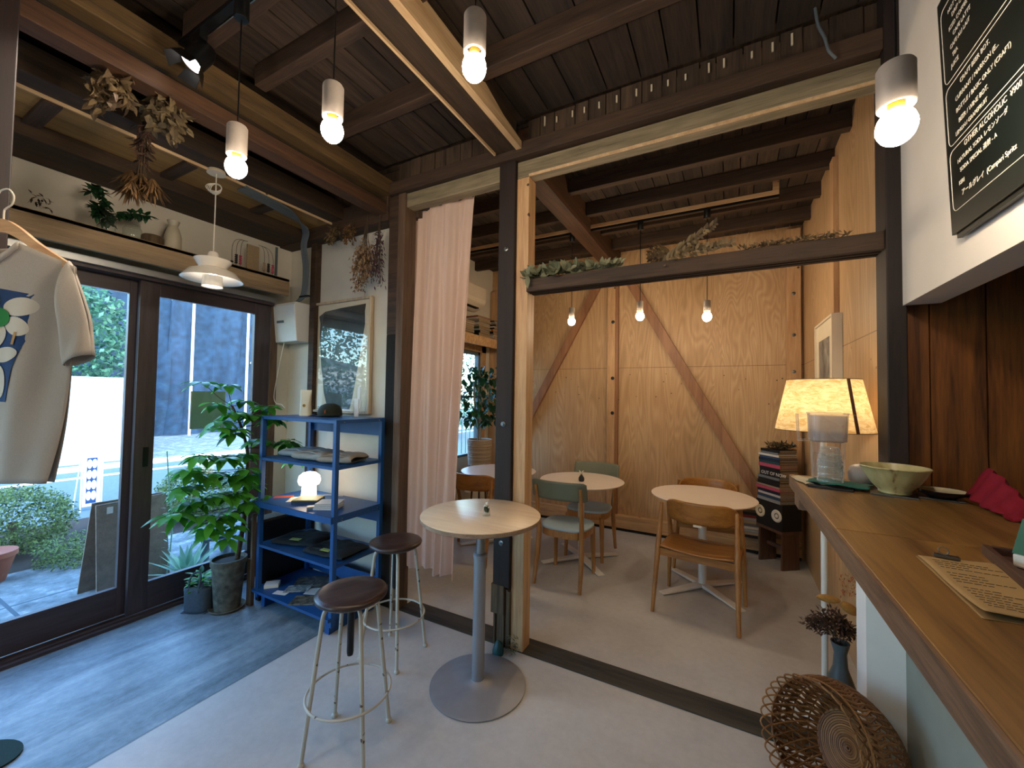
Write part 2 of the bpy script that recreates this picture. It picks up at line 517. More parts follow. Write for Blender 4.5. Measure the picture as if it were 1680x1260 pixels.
def lampshade_mat():
    m, t, o = _new('lampshade_paper')
    v = _coords(t, (14, 14, 40))
    a = _n(t, 'ShaderNodeTexNoise', Scale=1.6, Detail=5.0, Roughness=0.7, Distortion=1.0)
    t.links.new(v, a.inputs['Vector'])
    col = _ramp(t, a.outputs['Fac'], [(0.35, hexc('c9a468')), (0.6, hexc('ecd6a8'))])
    b = _bsdf(t, None, col, 0.8)
    tl = t.nodes.new('ShaderNodeBsdfTranslucent')
    t.links.new(col, tl.inputs['Color'])
    mx = t.nodes.new('ShaderNodeMixShader')
    mx.inputs[0].default_value = 0.6
    t.links.new(b.outputs[0], mx.inputs[1])
    t.links.new(tl.outputs[0], mx.inputs[2])
    t.links.new(mx.outputs[0], o.inputs['Surface'])
lampshade_mat()

def photo_mat(name, dark, light, scale):
    m, t, o = _new(name)
    v = _coords(t)
    a = _n(t, 'ShaderNodeTexNoise', Scale=scale, Detail=3.0, Distortion=1.5)
    t.links.new(v, a.inputs['Vector'])
    col = _ramp(t, a.outputs['Fac'], [(0.35, dark), (0.65, light)])
    _bsdf(t, o, col, 0.4)
photo_mat('photo_grey', hexc('4a4a48'), hexc('9a988f'), 5.0)
photo_mat('art_dark', hexc('14181a'), hexc('262c2c'), 4.0)
photo_mat('flyer_print', hexc('4a5a60'), hexc('b8bcb4'), 22.0)
photo_mat('magazine_print', hexc('1e262a'), hexc('7f7c6c'), 16.0)
# ------------------------------------------------------------------ mesh building
class M:
    """Collects shapes; build() links them as ONE mesh object."""
    def __init__(s):
        s.v = []
        s.f = []
        s.X = None
    def _a(s, vs, fs):
        k = len(s.v)
        if s.X is not None:
            vs = [s.X @ Vector(p) for p in vs]
        s.v += [tuple(p) for p in vs]
        s.f += [tuple(i+k for i in f) for f in fs]
        return s
    def box(s, x0, x1, y0, y1, z0, z1):
        vs = [(x, y, z) for x in (x0, x1) for y in (y0, y1) for z in (z0, z1)]
        return s._a(vs, [(0, 1, 3, 2), (4, 6, 7, 5), (0, 4, 5, 1), (2, 3, 7, 6), (0, 2, 6, 4), (1, 5, 7, 3)])
    def bar(s, p, q, w, h, upv=(0, 0, 1)):
        p, q = Vector(p), Vector(q)
        d = (q-p).normalized()
        u = Vector(upv)
        a = d.cross(u)
        if a.length < 1e-4:
            a = d.cross(Vector((1, 0, 0)))
        a.normalize()
        b = a.cross(d)
        vs = []
        for c in (p, q):
            for i, j in ((-1, -1), (1, -1), (1, 1), (-1, 1)):
                vs.append(c + a*(w/2*i) + b*(h/2*j))
        return s._a(vs, [(0, 3, 2, 1), (4, 5, 6, 7), (0, 1, 5, 4), (1, 2, 6, 5), (2, 3, 7, 6), (3, 0, 4, 7)])
    def tube(s, pts, r, n=8, cap=True):
        pts = [Vector(p) for p in pts]
        rs = r if isinstance(r, (list, tuple)) else [r]*len(pts)
        d0 = (pts[1]-pts[0]).normalized()
        a = d0.cross(Vector((0, 0, 1)))
        if a.length < 1e-3:
            a = d0.cross(Vector((1, 0, 0)))
        a.normalize()
        vs = []
        for i, p in enumerate(pts):
            d = (pts[min(i+1, len(pts)-1)] - pts[max(i-1, 0)])
            if d.length < 1e-9:
                d = d0
            d.normalize()
            a = (a - d*a.dot(d))
            if a.length < 1e-5:
                a = d.cross(Vector((0.3, 0.5, 0.8)))
            a.normalize()
            b = d.cross(a)
            for k in range(n):
                t = 2*PI*k/n
                vs.append(p + (a*math.cos(t) + b*math.sin(t))*rs[i])
        fs = []
        for i in range(len(pts)-1):
            for k in range(n):
                k2 = (k+1) % n
                fs.append((i*n+k, i*n+k2, (i+1)*n+k2, (i+1)*n+k))
        if cap:
            fs.append(tuple(range(n-1, -1, -1)))
            fs.append(tuple((len(pts)-1)*n+k for k in range(n)))
        return s._a(vs, fs)
    def ring(s, c, R, r, n=40, m=8, tilt=None):
        c = Vector(c)
        vs = []
        for i in range(n):
            t = 2*PI*i/n
            for k in range(m):
                u = 2*PI*k/m
                p = Vector(((R+r*math.cos(u))*math.cos(t), (R+r*math.cos(u))*math.sin(t), r*math.sin(u)))
                if tilt is not None:
                    p = tilt @ p
                vs.append(c+p)
        fs = []
        for i in range(n):
            for k in range(m):
                i2, k2 = (i+1) % n, (k+1) % m
                fs.append((i*m+k, i2*m+k, i2*m+k2, i*m+k2))
        return s._a(vs, fs)
    def lathe(s, prof, c=(0, 0, 0), n=32, rot=None, sx=1.0, sy=1.0):
        c = Vector(c)
        vs, fs, rows = [], [], []
        for r, z in prof:
            if r < 1e-6:
                rows.append([len(vs)])
                p = Vector((0, 0, z))
                vs.append(c + (rot @ p if rot else p))
            else:
                row = []
                for k in range(n):
                    t = 2*PI*k/n
                    p = Vector((r*math.cos(t)*sx, r*math.sin(t)*sy, z))
                    row.append(len(vs))
                    vs.append(c + (rot @ p if rot else p))
                rows.append(row)
        for a, b in zip(rows, rows[1:]):
            for k in range(n):
                k2 = (k+1) % n
                if len(a) == 1 and len(b) == 1:
                    continue
                if len(a) == 1:
                    fs.append((a[0], b[k2], b[k]))
                elif len(b) == 1:
                    fs.append((a[k], a[k2], b[0]))
                else:
                    fs.append((a[k], a[k2], b[k2], b[k]))
        return s._a(vs, fs)
    def ell(s, c, rx, ry, rz, n=16, m=10, rot=None):
        prof = [(math.sin(PI*i/m), -math.cos(PI*i/m)) for i in range(m+1)]
        prof[0] = (0, -1)
        prof[-1] = (0, 1)
        k = len(s.v)
        X = s.X
        S_ = Matrix.Diagonal((rx, ry, rz, 1))
        L = Matrix.Translation(c) @ (rot.to_4x4() if rot else Matrix.Identity(4)) @ S_
        s.X = L if X is None else X @ L
        s.lathe(prof, n=n)
        s.X = X
        return s
    def prism(s, pts, p0, ax_u, ax_v, ax_n, t):
        # outline pts (u,v), thickness t along ax_n
        p0, U, V, N = Vector(p0), Vector(ax_u), Vector(ax_v), Vector(ax_n)
        n = len(pts)
        vs = [p0+U*a+V*b for a, b in pts] + [p0+U*a+V*b+N*t for a, b in pts]
        fs = [tuple(range(n)), tuple(range(2*n-1, n-1, -1))]
        fs += [(i, i+n, (i+1) % n + n, (i+1) % n) for i in range(n)]
        return s._a(vs, fs)
    def grid(s, fn, nu, nv, close_u=False):
        vs = [fn(i/nu, j/nv) for j in range(nv+1) for i in range(nu+1)]
        w = nu+1
        fs = [(j*w+i, j*w+i+1, (j+1)*w+i+1, (j+1)*w+i) for j in range(nv) for i in range(nu)]
        return s._a(vs, fs)
    def leaf(s, p, d, nrm, L, W, droop=0.2, fold=0.15, seg=5, tip=0.0):
        p, d, nrm = Vector(p), Vector(d).normalized(), Vector(nrm)
        side = d.cross(nrm)
        if side.length < 1e-4:
            side = d.cross(Vector((1, 0.2, 0.1)))
        side.normalize()
        nrm = side.cross(d).normalized()
        vs = []
        for i in range(seg+1):
            t = i/seg
            w = W*0.5*max(0.04, math.sin(PI*min(1, t**0.8*0.97+0.02)))
            c = p + d*(L*t) - nrm*(droop*L*t*t)
            vs += [c - side*w + nrm*(fold*w), c, c + side*w + nrm*(fold*w)]
        fs = []
        for i in range(seg):
            a = i*3
            fs += [(a, a+1, a+4, a+3), (a+1, a+2, a+5, a+4)]
        return s._a(vs, fs)
    def build(s, name, mat, parent=None, at=None, smooth=False, bevel=0.0, solid=0.0, sub=0, kind=None, label=None, cat=None, group=None, seg=2):
        me = bpy.data.meshes.new(name)
        o = bpy.data.objects.new(name, me)
        off = Vector(at) if at is not None else Vector((0, 0, 0))
        me.from_pydata([tuple(Vector(p)-off) for p in s.v], [], s.f)
        me.update()
        if at is not None:
            o.location = off
        me.materials.append(MATS[mat])
        if smooth:
            me.polygons.foreach_set('use_smooth', [True]*len(me.polygons))
            me.set_sharp_from_angle(angle=math.radians(42 if smooth is True else smooth))
        if solid:
            md = o.modifiers.new('solid', 'SOLIDIFY')
            md.thickness = solid
            md.offset = 0
        if bevel:
            md = o.modifiers.new('bevel', 'BEVEL')
            md.width = bevel
            md.segments = seg
            md.limit_method = 'ANGLE'
            md.angle_limit = math.radians(40)
        if sub:
            md = o.modifiers.new('sub', 'SUBSURF')
            md.levels = sub
            md.render_levels = sub
        COL.objects.link(o)
        if parent is not None:
            o.parent = parent
        if kind:
            o['kind'] = kind
        if label:
            o['label'] = label
        if cat:
            o['category'] = cat
        if group:
            o['group'] = group
        return o

def thing(name, label, cat, loc=(0, 0, 0), rz=0.0, group=None, kind=None, rot=None):
    o = bpy.data.objects.new(name, None)
    o.empty_display_size = 0.05
    o.location = loc
    o.rotation_euler = rot if rot else (0, 0, rz)
    o['label'] = label
    o['category'] = cat
    if group:
        o['group'] = group
    if kind:
        o['kind'] = kind
    COL.objects.link(o)
    return o

def copy_tree(root, loc=None, rz=None, label=None, group=None):
    kids = {}
    for ob in bpy.data.objects:
        if ob.parent:
            kids.setdefault(ob.parent.name, []).append(ob)
    def rec(o, par):
        c = o.copy()
        COL.objects.link(c)
        c.parent = par
        for ch in kids.get(o.name, []):
            rec(ch, c)
        return c
    r = rec(root, None)
    if loc is not None:
        r.location = loc
    if rz is not None:
        r.rotation_euler = (0, 0, rz)
    if label:
        r['label'] = label
    if group:
        r['group'] = group
    return r

def st(name, m, mat, label, at=None, cat='structure', **kw):
    return m.build(name, mat, kind='structure', label=label, cat=cat, at=at, **kw)

def text_mesh(name, s, mat, parent, loc, size, ux, uy, extrude=0.0006, bold=0.0, align='LEFT'):
    cu = bpy.data.curves.new(name, 'FONT')
    cu.body = s
    cu.size = size
    cu.extrude = extrude
    cu.offset = bold
    cu.align_x = align
    cu.resolution_u = 3
    cu.materials.append(MATS[mat])
    o = bpy.data.objects.new(name, cu)
    ux, uy = Vector(ux).normalized(), Vector(uy).normalized()
    uz = ux.cross(uy).normalized()
    uy = uz.cross(ux)
    R = Matrix((ux, uy, uz)).transposed().to_4x4()
    COL.objects.link(o)
    dg = bpy.context.evaluated_depsgraph_get()
    me = bpy.data.meshes.new_from_object(o.evaluated_get(dg))
    bpy.data.objects.remove(o)
    me.name = name
    o = bpy.data.objects.new(name, me)
    if not me.materials:
        me.materials.append(MATS[mat])
    o.matrix_local = Matrix.Translation(loc) @ R
    COL.objects.link(o)
    o.parent = parent
    return o

def bez(p0, p1, p2, n=8):
    p0, p1, p2 = Vector(p0), Vector(p1), Vector(p2)
    return [p0*(1-t)**2 + p1*(2*t*(1-t)) + p2*t*t for t in (i/n for i in range(n+1))]

def catmull(pts, n=6):
    pts = [Vector(p) for p in pts]
    P = [pts[0]*2-pts[1]] + pts + [pts[-1]*2-pts[-2]]
    out = []
    for i in range(1, len(P)-2):
        a, b, c, d = P[i-1:i+3]
        for k in range(n):
            t = k/n
            out.append(0.5*((2*b)+(c-a)*t+(2*a-5*b+4*c-d)*t*t+(3*b-a-3*c+d)*t**3))
    out.append(pts[-1])
    return out
# ================================================================== THE ROOM
# partition plane y ~ 2.16..2.28, door wall x = -3.47, back wall y = 4.72, plywood wall x = 0.63
m = M().box(-3.6, 2.6, -2.4, 2.3, -0.1, 0)
m.box(-2.95, 0.85, 2.3, 4.9, -0.1, 0)
st('floor', m, 'floor_concrete', 'grey concrete floor of the cafe, rougher and darker beside the glass doors', cat='floor')
st('sill_beam', M().box(-2.03, 0.62, 2.165, 2.315, 0.0, 0.006), 'sill_beam', 'weathered black timber sill set flush in the concrete under the partition', cat='sill', at=(-0.5, 2.24, 0))

# --- ceiling boards (front room and back room)
m = M()
x = -2.28
while x < 2.5:
    w = RND.uniform(0.13, 0.19)
    m.box(x, x+w-0.008, -2.4, 2.17, 3.2, 3.215+RND.uniform(0, 0.01))
    x += w
x = -2.9
while x < 0.8:
    w = RND.uniform(0.1, 0.15)
    y = 2.24
    while y < 4.75:
        L = RND.choice((0.45, 0.9, 0.9, 1.35))
        m.box(x, x+w-0.007, y, min(4.8, y+L-0.004), 3.2, 3.212+RND.uniform(0, 0.012))
        y += L
    x += w
m.box(-3.6, 2.6, -2.4, 4.9, 3.24, 3.3)
st('ceiling', m, 'ceiling_board', 'ceiling of old dark brown boards laid across the joists', cat='ceiling')

# --- joists along X
def joist(y, x0, x1, lab, z0=3.09, w=0.06, mat='dark_beam_x'):
    st('ceiling_joist', M().box(x0, x1, y-w/2, y+w/2, z0, 3.2), mat, lab, at=((x0+x1)/2, y, z0), cat='joist', bevel=0.004)
joist(1.66, -1.1, 0.6, 'dark ceiling joist nearest the partition, over the front room', w=0.07)
joist(1.2, -1.1, 0.6, 'dark ceiling joist second from the partition, front room')
joist(0.74, -1.1, 0.6, 'dark ceiling joist above the small bulb pendants by the chalkboard')
joist(1.66, -2.17, -1.26, 'dark joist between the two long beams, closest to the partition')
joist(1.2, -2.17, -1.26, 'dark joist between the two long beams, second from the partition')
joist(0.90, -2.17, -1.26, 'brown joist that carries the black lighting track', z0=3.07, w=0.09)
joist(2.97, -1.1, 0.64, 'dark joist in the plywood room, nearest the partition')
joist(3.41, -1.1, 0.64, 'dark joist in the plywood room, second from the partition')
joist(3.86, -1.1, 0.64, 'dark joist in the plywood room, third from the partition')
joist(4.30, -1.1, 0.64, 'dark joist in the plywood room, beside the back wall')
joist(2.97, -2.85, -1.24, 'dark joist over the window side of the plywood room, nearest the curtain')
joist(3.41, -2.85, -1.24, 'dark joist over the window side, second from the curtain')
joist(3.86, -2.85, -1.24, 'dark joist over the window side, third from the curtain')
joist(4.30, -2.85, -1.24, 'dark joist over the window side, beside the back wall')

# --- long beams along Y
def beamy(name, x0, x1, y0, y1, z0, z1, mat, lab):
    return st(name, M().box(x0, x1, y0, y1, z0, z1), mat, lab, at=((x0+x1)/2, (y0+y1)/2, z0), cat='beam', bevel=0.004)
beamy('ceiling_beam', -1.262, -1.13, -2.3, 2.12, 2.99, 3.2, 'dark_beam_y', 'dark old beam running from the entrance to the central post')
m = M().prism([(-2.3, 2.985), (2.12, 2.985), (2.12, 3.03), (1.9, 3.05), (1.62, 3.12), (1.15, 3.12), (1.1, 3.17), (-2.3, 3.17)], (-1.13, 0, 0), (0, 1, 0), (0, 0, 1), (1, 0, 0), 0.035)
st('ceiling_beam', m, 'new_timber_y', 'pale new timber bolted along the side of the dark central beam', cat='beam')
st('ceiling_beam', M().box(-1.274, -1.262, -2.3, 2.1, 2.975, 2.99), 'new_timber_y', 'thin pale strip standing for light on the lower left edge of the central beam', cat='beam')  # pale strip paints the light caught by the beam edge
beamy('ceiling_beam', -1.245, -1.105, 2.25, 4.7, 2.965, 3.2, 'red_beam_y', 'reddish brown beam running back through the plywood room')
beamy('ceiling_beam', -2.29, -2.17, -2.3, 2.16, 2.955, 3.06, 'brown_beam_y', 'upper brown beam of the pair over the doorway side')
beamy('ceiling_beam', -2.30, -2.20, -2.3, 2.16, 2.815, 2.90, 'red_beam_y', 'lower red brown beam of the pair over the doorway side')
beamy('ceiling_beam', -2.80, -2.66, -2.3, 2.2, 2.86, 2.99, 'dark_beam_y', 'dark purlin along the inner edge of the eave plywood')
beamy('ceiling_beam', -3.47, -3.13, -2.3, 2.2, 2.775, 2.86, 'dark_beam_y', 'dark wall plate above the glass doors')
st('trim_1', M().box(-2.80, -2.79, -2.3, 2.2, 2.845, 2.862), 'new_timber_y', 'thin pale edge along the eave plywood', cat='trim')
# eave ceiling: plywood with battens
st('ceiling_panel', M().box(-3.2, -2.78, -2.3, 2.2, 2.862, 2.874), 'eave_plywood', 'plywood eave ceiling above the glass doors', cat='ceiling')
for i, (y, l) in enumerate(((0.62, 'by the red column'), (1.18, 'above the white pendant lamp'), (1.72, 'closest to the corner'))):
    st('ceiling_batten', M().box(-3.14, -2.80, y-0.03, y+0.03, 2.835, 2.862), 'dark_beam_x', 'short dark batten under the eave plywood, '+l, cat='batten', at=(-2.97, y, 2.835))
st('ceiling_panel', M().box(-2.66, -2.29, -2.3, 2.2, 3.06, 3.08), 'black_matte', 'black panel painting the dark of the gap between eave and long beams', cat='ceiling')  # flat black colour stands for the deep shade of this void

# --- beam over the partition
def beamx(name, x0, x1, y0, y1, z0, z1, mat, lab):
    return st(name, M().box(x0, x1, y0, y1, z0, z1), mat, lab, at=((x0+x1)/2, (y0+y1)/2, z0), cat='beam', bevel=0.004)
beamx('ceiling_beam', -2.17, 0.556, 2.12, 2.25, 2.94, 3.03, 'dark_beam_x', 'dark main beam across the room above the partition')
beamx('ceiling_beam', -1.14, 0.56, 2.16, 2.24, 2.83, 2.93, 'olive_beam_x', 'weathered pale beam under the main beam, over the wide opening')
beamx('ceiling_beam', -2.1, -1.26, 2.16, 2.24, 2.84, 2.94, 'olive_beam_x', 'weathered beam over the pink curtain')
st('trim_2', M().box(-1.06, 0.56, 2.155, 2.163, 2.826, 2.84), 'new_timber_y', 'pale lower edge of the weathered beam over the opening', cat='trim')
m = M()
x = -1.09
while x < 0.58:
    w = RND.uniform(0.07, 0.13)
    m.box(x, x+w-0.006, 2.19+RND.uniform(0, .01), 2.22, 3.03, 3.2)
    x += w
x = -2.15
while x < -1.3:
    w = RND.uniform(0.09, 0.14)
    m.box(x, x+w-0.006, 2.19+RND.uniform(0, .01), 2.22, 3.03, 3.2)
    x += w
st('wall_infill', m, 'infill_board', 'short old boards between the main beam and the ceiling', cat='wall')
# pale mortar marks on the board ends
m = M()
for i in range(15):
    x = -0.98 + i*0.088 + RND.uniform(-.02, .02)
    m.box(x, x+0.008, 2.183, 2.19, 3.125, 3.125+RND.uniform(.03, .06))
m.build('mortar_mark', 'paper_cream', label='row of short pale mortar streaks on the boards above the main beam', cat='marks', kind='stuff')

# --- lintel over the wide opening, with sliding grooves
m = M().box(-1.06, 0.558, 2.14, 2.25, 2.142, 2.195)
m.box(-1.06, 0.558, 2.14, 2.17, 2.12, 2.145).box(-1.06, 0.558, 2.185, 2.205, 2.12, 2.145).box(-1.06, 0.558, 2.22, 2.25, 2.12, 2.145)
st('lintel', m, 'dark_beam_x', 'dark brown lintel with sliding grooves over the wide opening', cat='lintel', bevel=0.003, at=(-.25, 2.2, 2.12))

# --- posts
t = thing('post', 'dark brown central post with a rotted foot, beside the round table', 'post', (-1.2, 2.2, 0), kind='structure')
M().box(-0.057, 0.057, -0.06, 0.05, 0.36, 2.94).build('shaft', 'dark_post', t, bevel=0.006)
m = M()
for i in range(9):
    a = -0.055 + i*0.0125
    m.box(a, a+0.0115, -0.055+RND.uniform(0, .02), 0.045, RND.uniform(0, .02), 0.36+RND.uniform(-.03, .01))
m.box(-0.065, 0.02, -0.062, 0.04, 0.2, 0.37)
m.build('rotted_foot', 'worn_wood', t)
for z in (0.62, 1.33, 2.40):
    M().lathe([(0, 0), (0.016, 0), (0.016, 0.004), (0.008, 0.006), (0.008, 0.014), (0, 0.014)], (0.0, -0.06, z), n=12, rot=Matrix.Rotation(PI/2, 3, 'X')).build('bolt', 'steel_dark', t, smooth=True)
st('post', M().box(-1.143, -1.062, 2.165, 2.26, 0.006, 2.83), 'pale_stud', 'pale knotty stud fixed to the right side of the central post', cat='post', at=(-1.1, 2.2, 0), bevel=0.003)
st('post', M().box(0.556, 0.618, 2.12, 2.25, 1.16, 3.2), 'dark_post', 'dark post at the right end of the wide opening', cat='post', at=(.59, 2.2, 0), bevel=0.004)
t = thing('post', 'charred corner post between the blue shelf and the pink curtain', 'post', (-2.14, 2.2, 0), kind='structure')
M().box(-0.05, 0.045, -0.05, 0.08, 0, 1.93).build('charred_lower', 'charred_post', t, bevel=0.004)
M().box(-0.05, 0.045, -0.05, 0.08, 1.93, 2.94).build('upper', 'dark_beam_x', t, bevel=0.004)
st('post', M().box(-2.094, -2.03, 2.14, 2.26, 0.0, 2.94), 'brown_post', 'old brown stud with nail holes beside the pink curtain', cat='post', at=(-2.06, 2.2, 0), bevel=0.004)
st('post', M().box(-3.125, -3.06, 2.19, 2.245, 0.0, 2.80), 'dark_beam_x', 'dark narrow post carrying the grey cables beside the framed print', cat='post', at=(-3.09, 2.2, 0), bevel=0.003)
st('post', M().box(-2.28, -2.13, 0.22, 0.385, 0.0, 2.95), 'red_column', 'dark red column behind the hanging t-shirt', cat='post', at=(-2.2, .3, 0), bevel=0.004)

# --- walls
m = M().box(-3.6, -3.47, -2.4, -2.2, 0, 3.24)
m.box(-3.6, -3.47, -2.4, 2.3, 2.3, 3.24)
m.box(-3.6, -3.47, 2.06, 2.3, 0, 2.3)
st('wall_left', m, 'plaster_old', 'off white plaster wall over the glass doors', cat='wall')
m = M().box(-3.6, 2.6, -2.5, -2.4, -0.1, 0.9).box(-3.6, 2.6, -2.5, -2.4, 2.1, 3.3).box(-3.6, -3.2, -2.5, -2.4, 0.9, 2.1).box(-2.0, 2.6, -2.5, -2.4, 0.9, 2.1)
st('wall_rear', m, 'plaster', 'plain plaster wall at the entrance end', cat='wall')
st('wall_alcove', M().box(-3.6, -2.09, 2.245, 2.33, 0, 2.80), 'plaster_old', 'stained off white plaster wall behind the blue shelf and framed print', cat='wall')
m = M()
x = -3.6
while x < -2.05:
    m.box(x, x+0.12, 2.25, 2.33, 2.80, 3.24)
    x += 0.124
st('wall_infill', m, 'infill_board', 'dark boards above the framed print, between the beam and the ceiling', cat='wall')
beamx('ceiling_beam', -3.47, -2.19, 2.13, 2.245, 2.765, 2.95, 'dark_beam_x', 'dark beam above the framed print, with dried bunches hanging on it')
m = M().box(-3.0, 0.9, 4.72, 4.82, -0.1, 3.205)
st('wall_back', m, 'ply_back', 'back wall of knotty plywood sheets', cat='wall')
m = M().box(0.63, 0.73, 2.26, 4.72, -0.1, 3.205)
st('wall_right', m, 'ply_side', 'side wall of plywood sheets behind the shade lamp', cat='wall')
m = M().box(-2.95, -2.85, 2.33, 3.76, -0.1, 3.24)
m.box(-2.95, -2.85, 3.76, 4.46, -0.1, 0.75).box(-2.95, -2.85, 3.76, 4.46, 2.06, 3.24).box(-2.95, -2.85, 4.46, 4.72, -0.1, 3.24)
st('wall_window_side', m, 'plaster_old', 'wall with the small window in the plywood room', cat='wall')
m = M().box(-2.86, -2.83, 3.66, 4.55, 2.06, 2.19).box(-2.86, -2.83, 4.45, 4.55, 0.55, 2.19)
st('trim_3', m, 'pale_stud', 'pine casing around the small back window', cat='trim')
st('wall_stud', M().box(-2.84, -2.62, 4.66, 4.72, 0.175, 2.9), 'pale_stud', 'wide pine board in the left corner of the plywood back wall', cat='stud', at=(-2.7, 4.69, .175))
st('shelf_ledge', M().box(-2.85, -2.56, 2.7, 4.65, 2.17, 2.20), 'pale_rail_x', 'pine ledge above the back window carrying stacked books', cat='shelf')
st('wall_ledge_front', M().box(-2.58, -2.56, 2.7, 4.65, 2.09, 2.17), 'pale_rail_x', 'pine apron under the book ledge', cat='trim')
w = thing('window_1', 'small window with a dark frame beside the potted ficus', 'window', (-2.89, 4.11, 0.75), kind='structure')
m = M()
m.box(-0.02, 0.03, -0.35, 0.35, 1.27, 1.31).box(-0.02, 0.03, -0.35, 0.35, 0.0, 0.03).box(-0.02, 0.03, 0.30, 0.35, 0, 1.31).box(-0.02, 0.03, -0.35, -0.30, 0, 1.31)
m.build('window_frame', 'conduit', w)
M().box(0.0, 0.004, -0.30, 0.30, 0.03, 1.27).build('pane', 'pane', w)
M().box(-0.01, 0.012, -0.30, 0.30, 0.72, 0.75).build('glazing_bar', 'black_metal', w)
# white wall over the counter and its lower half
m = M().box(0.604, 0.714, -2.4, 2.12, 1.88, 3.2)
st('wall_hood', m, 'plaster_white', 'white wall that hangs over the wooden counter', cat='wall')
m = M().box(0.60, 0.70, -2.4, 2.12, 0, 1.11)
st('wall_counter', m, 'plaster_shaded', 'low wall under the wooden counter, coloured grey green for its shade', cat='wall')
st('wall_stub', M().box(0.482, 0.63, 2.12, 2.26, 0.0, 1.11), 'plaster_lit', 'short white end wall under the far end of the counter', cat='wall')
m = M()
x = 0.62
for w_ in (0.075, 0.155, 0.14, 0.16, 0.15, 0.16, 0.2, 0.2, 0.2, 0.2, 0.2):
    m.box(x, x+w_-0.005, 2.16, 2.2+RND.uniform(0, .006), 0, 3.2)
    x += w_
m.box(0.72, 2.5, 2.215, 2.25, 0, 3.2)
st('wall_kitchen', m, 'kitchen_board', 'dark brown board wall at the kitchen end of the counter', cat='wall')
st('wall_kitchen_side', M().box(2.5, 2.6, -2.4, 2.3, -0.1, 3.3), 'plaster', 'far wall of the kitchen', cat='wall')

# --- plywood room framing
st('baseboard_back', M().box(-2.85, 0.6, 4.65, 4.72, 0.035, 0.175), 'pale_rail_x', 'pine sleeper along the foot of the plywood back wall', cat='baseboard', bevel=0.003, at=(-1, 4.68, 0))
st('shadow_strip', M().box(-2.85, 0.6, 4.67, 4.72, 0.0, 0.035), 'black_matte', 'black strip painting the shadow in the gap under the pine sleeper', cat='trim')  # black strip painted where the gap lies in shade
t = thing('wall_stud', 'pale stud with dark bolts in the middle of the plywood back wall', 'stud', (-1.2, 4.69, 0.175), kind='structure')
M().box(-0.045, 0.045, -0.03, 0.03, 0, 2.98).build('stud', 'pale_stud', t, bevel=0.003)
M().box(0.045, 0.075, -0.01, 0.03, 0, 2.98).build('side_strip', 'brace_wood', t)
for z in (0.55, 1.15, 1.55, 2.2, 2.75):
    M().lathe([(0, 0), (0.02, 0), (0.02, 0.004), (0.009, 0.006), (0.009, 0.014), (0, 0.014)], (0.02, -0.03, z), n=12, rot=Matrix.Rotation(PI/2, 3, 'X')).build('bolt', 'black_metal', t, smooth=True)
t = thing('wall_stud', 'pale stud at the right corner of the plywood back wall', 'stud', (0.548, 4.69, 0.175), kind='structure')
M().box(-0.058, 0.058, -0.03, 0.03, 0, 2.98).build('stud', 'pale_stud', t, bevel=0.003)
for z in (0.9, 1.6, 1.95, 2.35, 2.75):
    M().lathe([(0, 0), (0.016, 0), (0.016, 0.004), (0.007, 0.006), (0.007, 0.012), (0, 0.012)], (0.0, -0.03, z), n=12, rot=Matrix.Rotation(PI/2, 3, 'X')).build('bolt', 'steel_dark', t, smooth=True)
st('wall_stud', M().box(0.60, 0.63, 3.28, 3.37, 0.0, 3.1), 'pale_stud', 'flat pale batten on the plywood side wall', cat='stud', at=(.61, 3.3, 0))
st('brace', M().bar((-1.30, 4.672, 2.95), (-2.36, 4.672, 1.02), 0.09, 0.045, upv=(0, 1, 0)), 'brace_wood', 'diagonal brace left of the middle stud on the back wall', cat='brace', at=(-1.85, 4.67, 2.0))
st('brace', M().bar((-1.06, 4.672, 2.95), (0.33, 4.672, 0.44), 0.10, 0.045, upv=(0, 1, 0)), 'brace_wood', 'diagonal brace right of the middle stud on the back wall', cat='brace', at=(-0.4, 4.67, 1.7))
# ragged plywood top of the side wall shows between joists
# --- pendant rail in the plywood room
t = thing('ceiling_rail', 'pale wooden rail with a black track hung in the plywood room', 'rail', (-1.0, 3.55, 3.03))
M().box(-1.6, 1.33, -0.02, 0.02, 0.0, 0.035).build('rail', 'pale_rail_x', t, bevel=0.002)
M().box(1.29, 1.33, -0.02, 0.02, 0.035, 0.17).build('hanger', 'pale_rail_x', t)
M().box(-1.6, 1.33, -0.017, 0.017, -0.02, 0.0).build('track', 'black_metal', t)

# --- header plank shelf over the doors
t = thing('plank_shelf', 'long wooden plank shelf above the glass doors', 'shelf', (-3.47, 0.9, 2.30))
M().box(0, 0.25, -2.0, 1.17, 0.115, 0.14).build('shelf_board', 'shelf_plank', t, bevel=0.003)
M().box(0.22, 0.25, -2.0, 1.17, 0.0, 0.14).build('fascia', 'shelf_plank', t, bevel=0.002)
t = thing('shelf_bracket', 'grey metal strip holding the plank shelf at the wall corner', 'bracket', (-3.465, 2.1, 2.42))
M().box(0, 0.006, -0.01, 0.01, 0.0, 0.34).build('strip', 'conduit', t)
st('trim_4', M().box(-3.47, -3.36, -2.2, 2.06, 2.255, 2.295), 'aluminium', 'silver sliding rail above the glass doors', cat='trim')
st('trim_5', M().box(-3.56, -3.40, -2.2, 2.06, 2.235, 2.255), 'door_brown_y', 'brown head of the glass doors', cat='trim')
st('trim_6', M().box(-3.56, -3.44, 2.06, 2.12, 0.0, 2.26), 'brown_post', 'wooden door jamb beside the blue shelf', cat='trim')
m = M().box(-3.58, -3.40, -2.2, 2.08, 0.0, 0.018).box(-3.44, -3.43, -2.2, 2.08, 0.018, 0.03).box(-3.50, -3.49, -2.2, 2.08, 0.018, 0.03)
st('trim_7', m, 'door_brown_y', 'low door track on the floor', cat='trim')

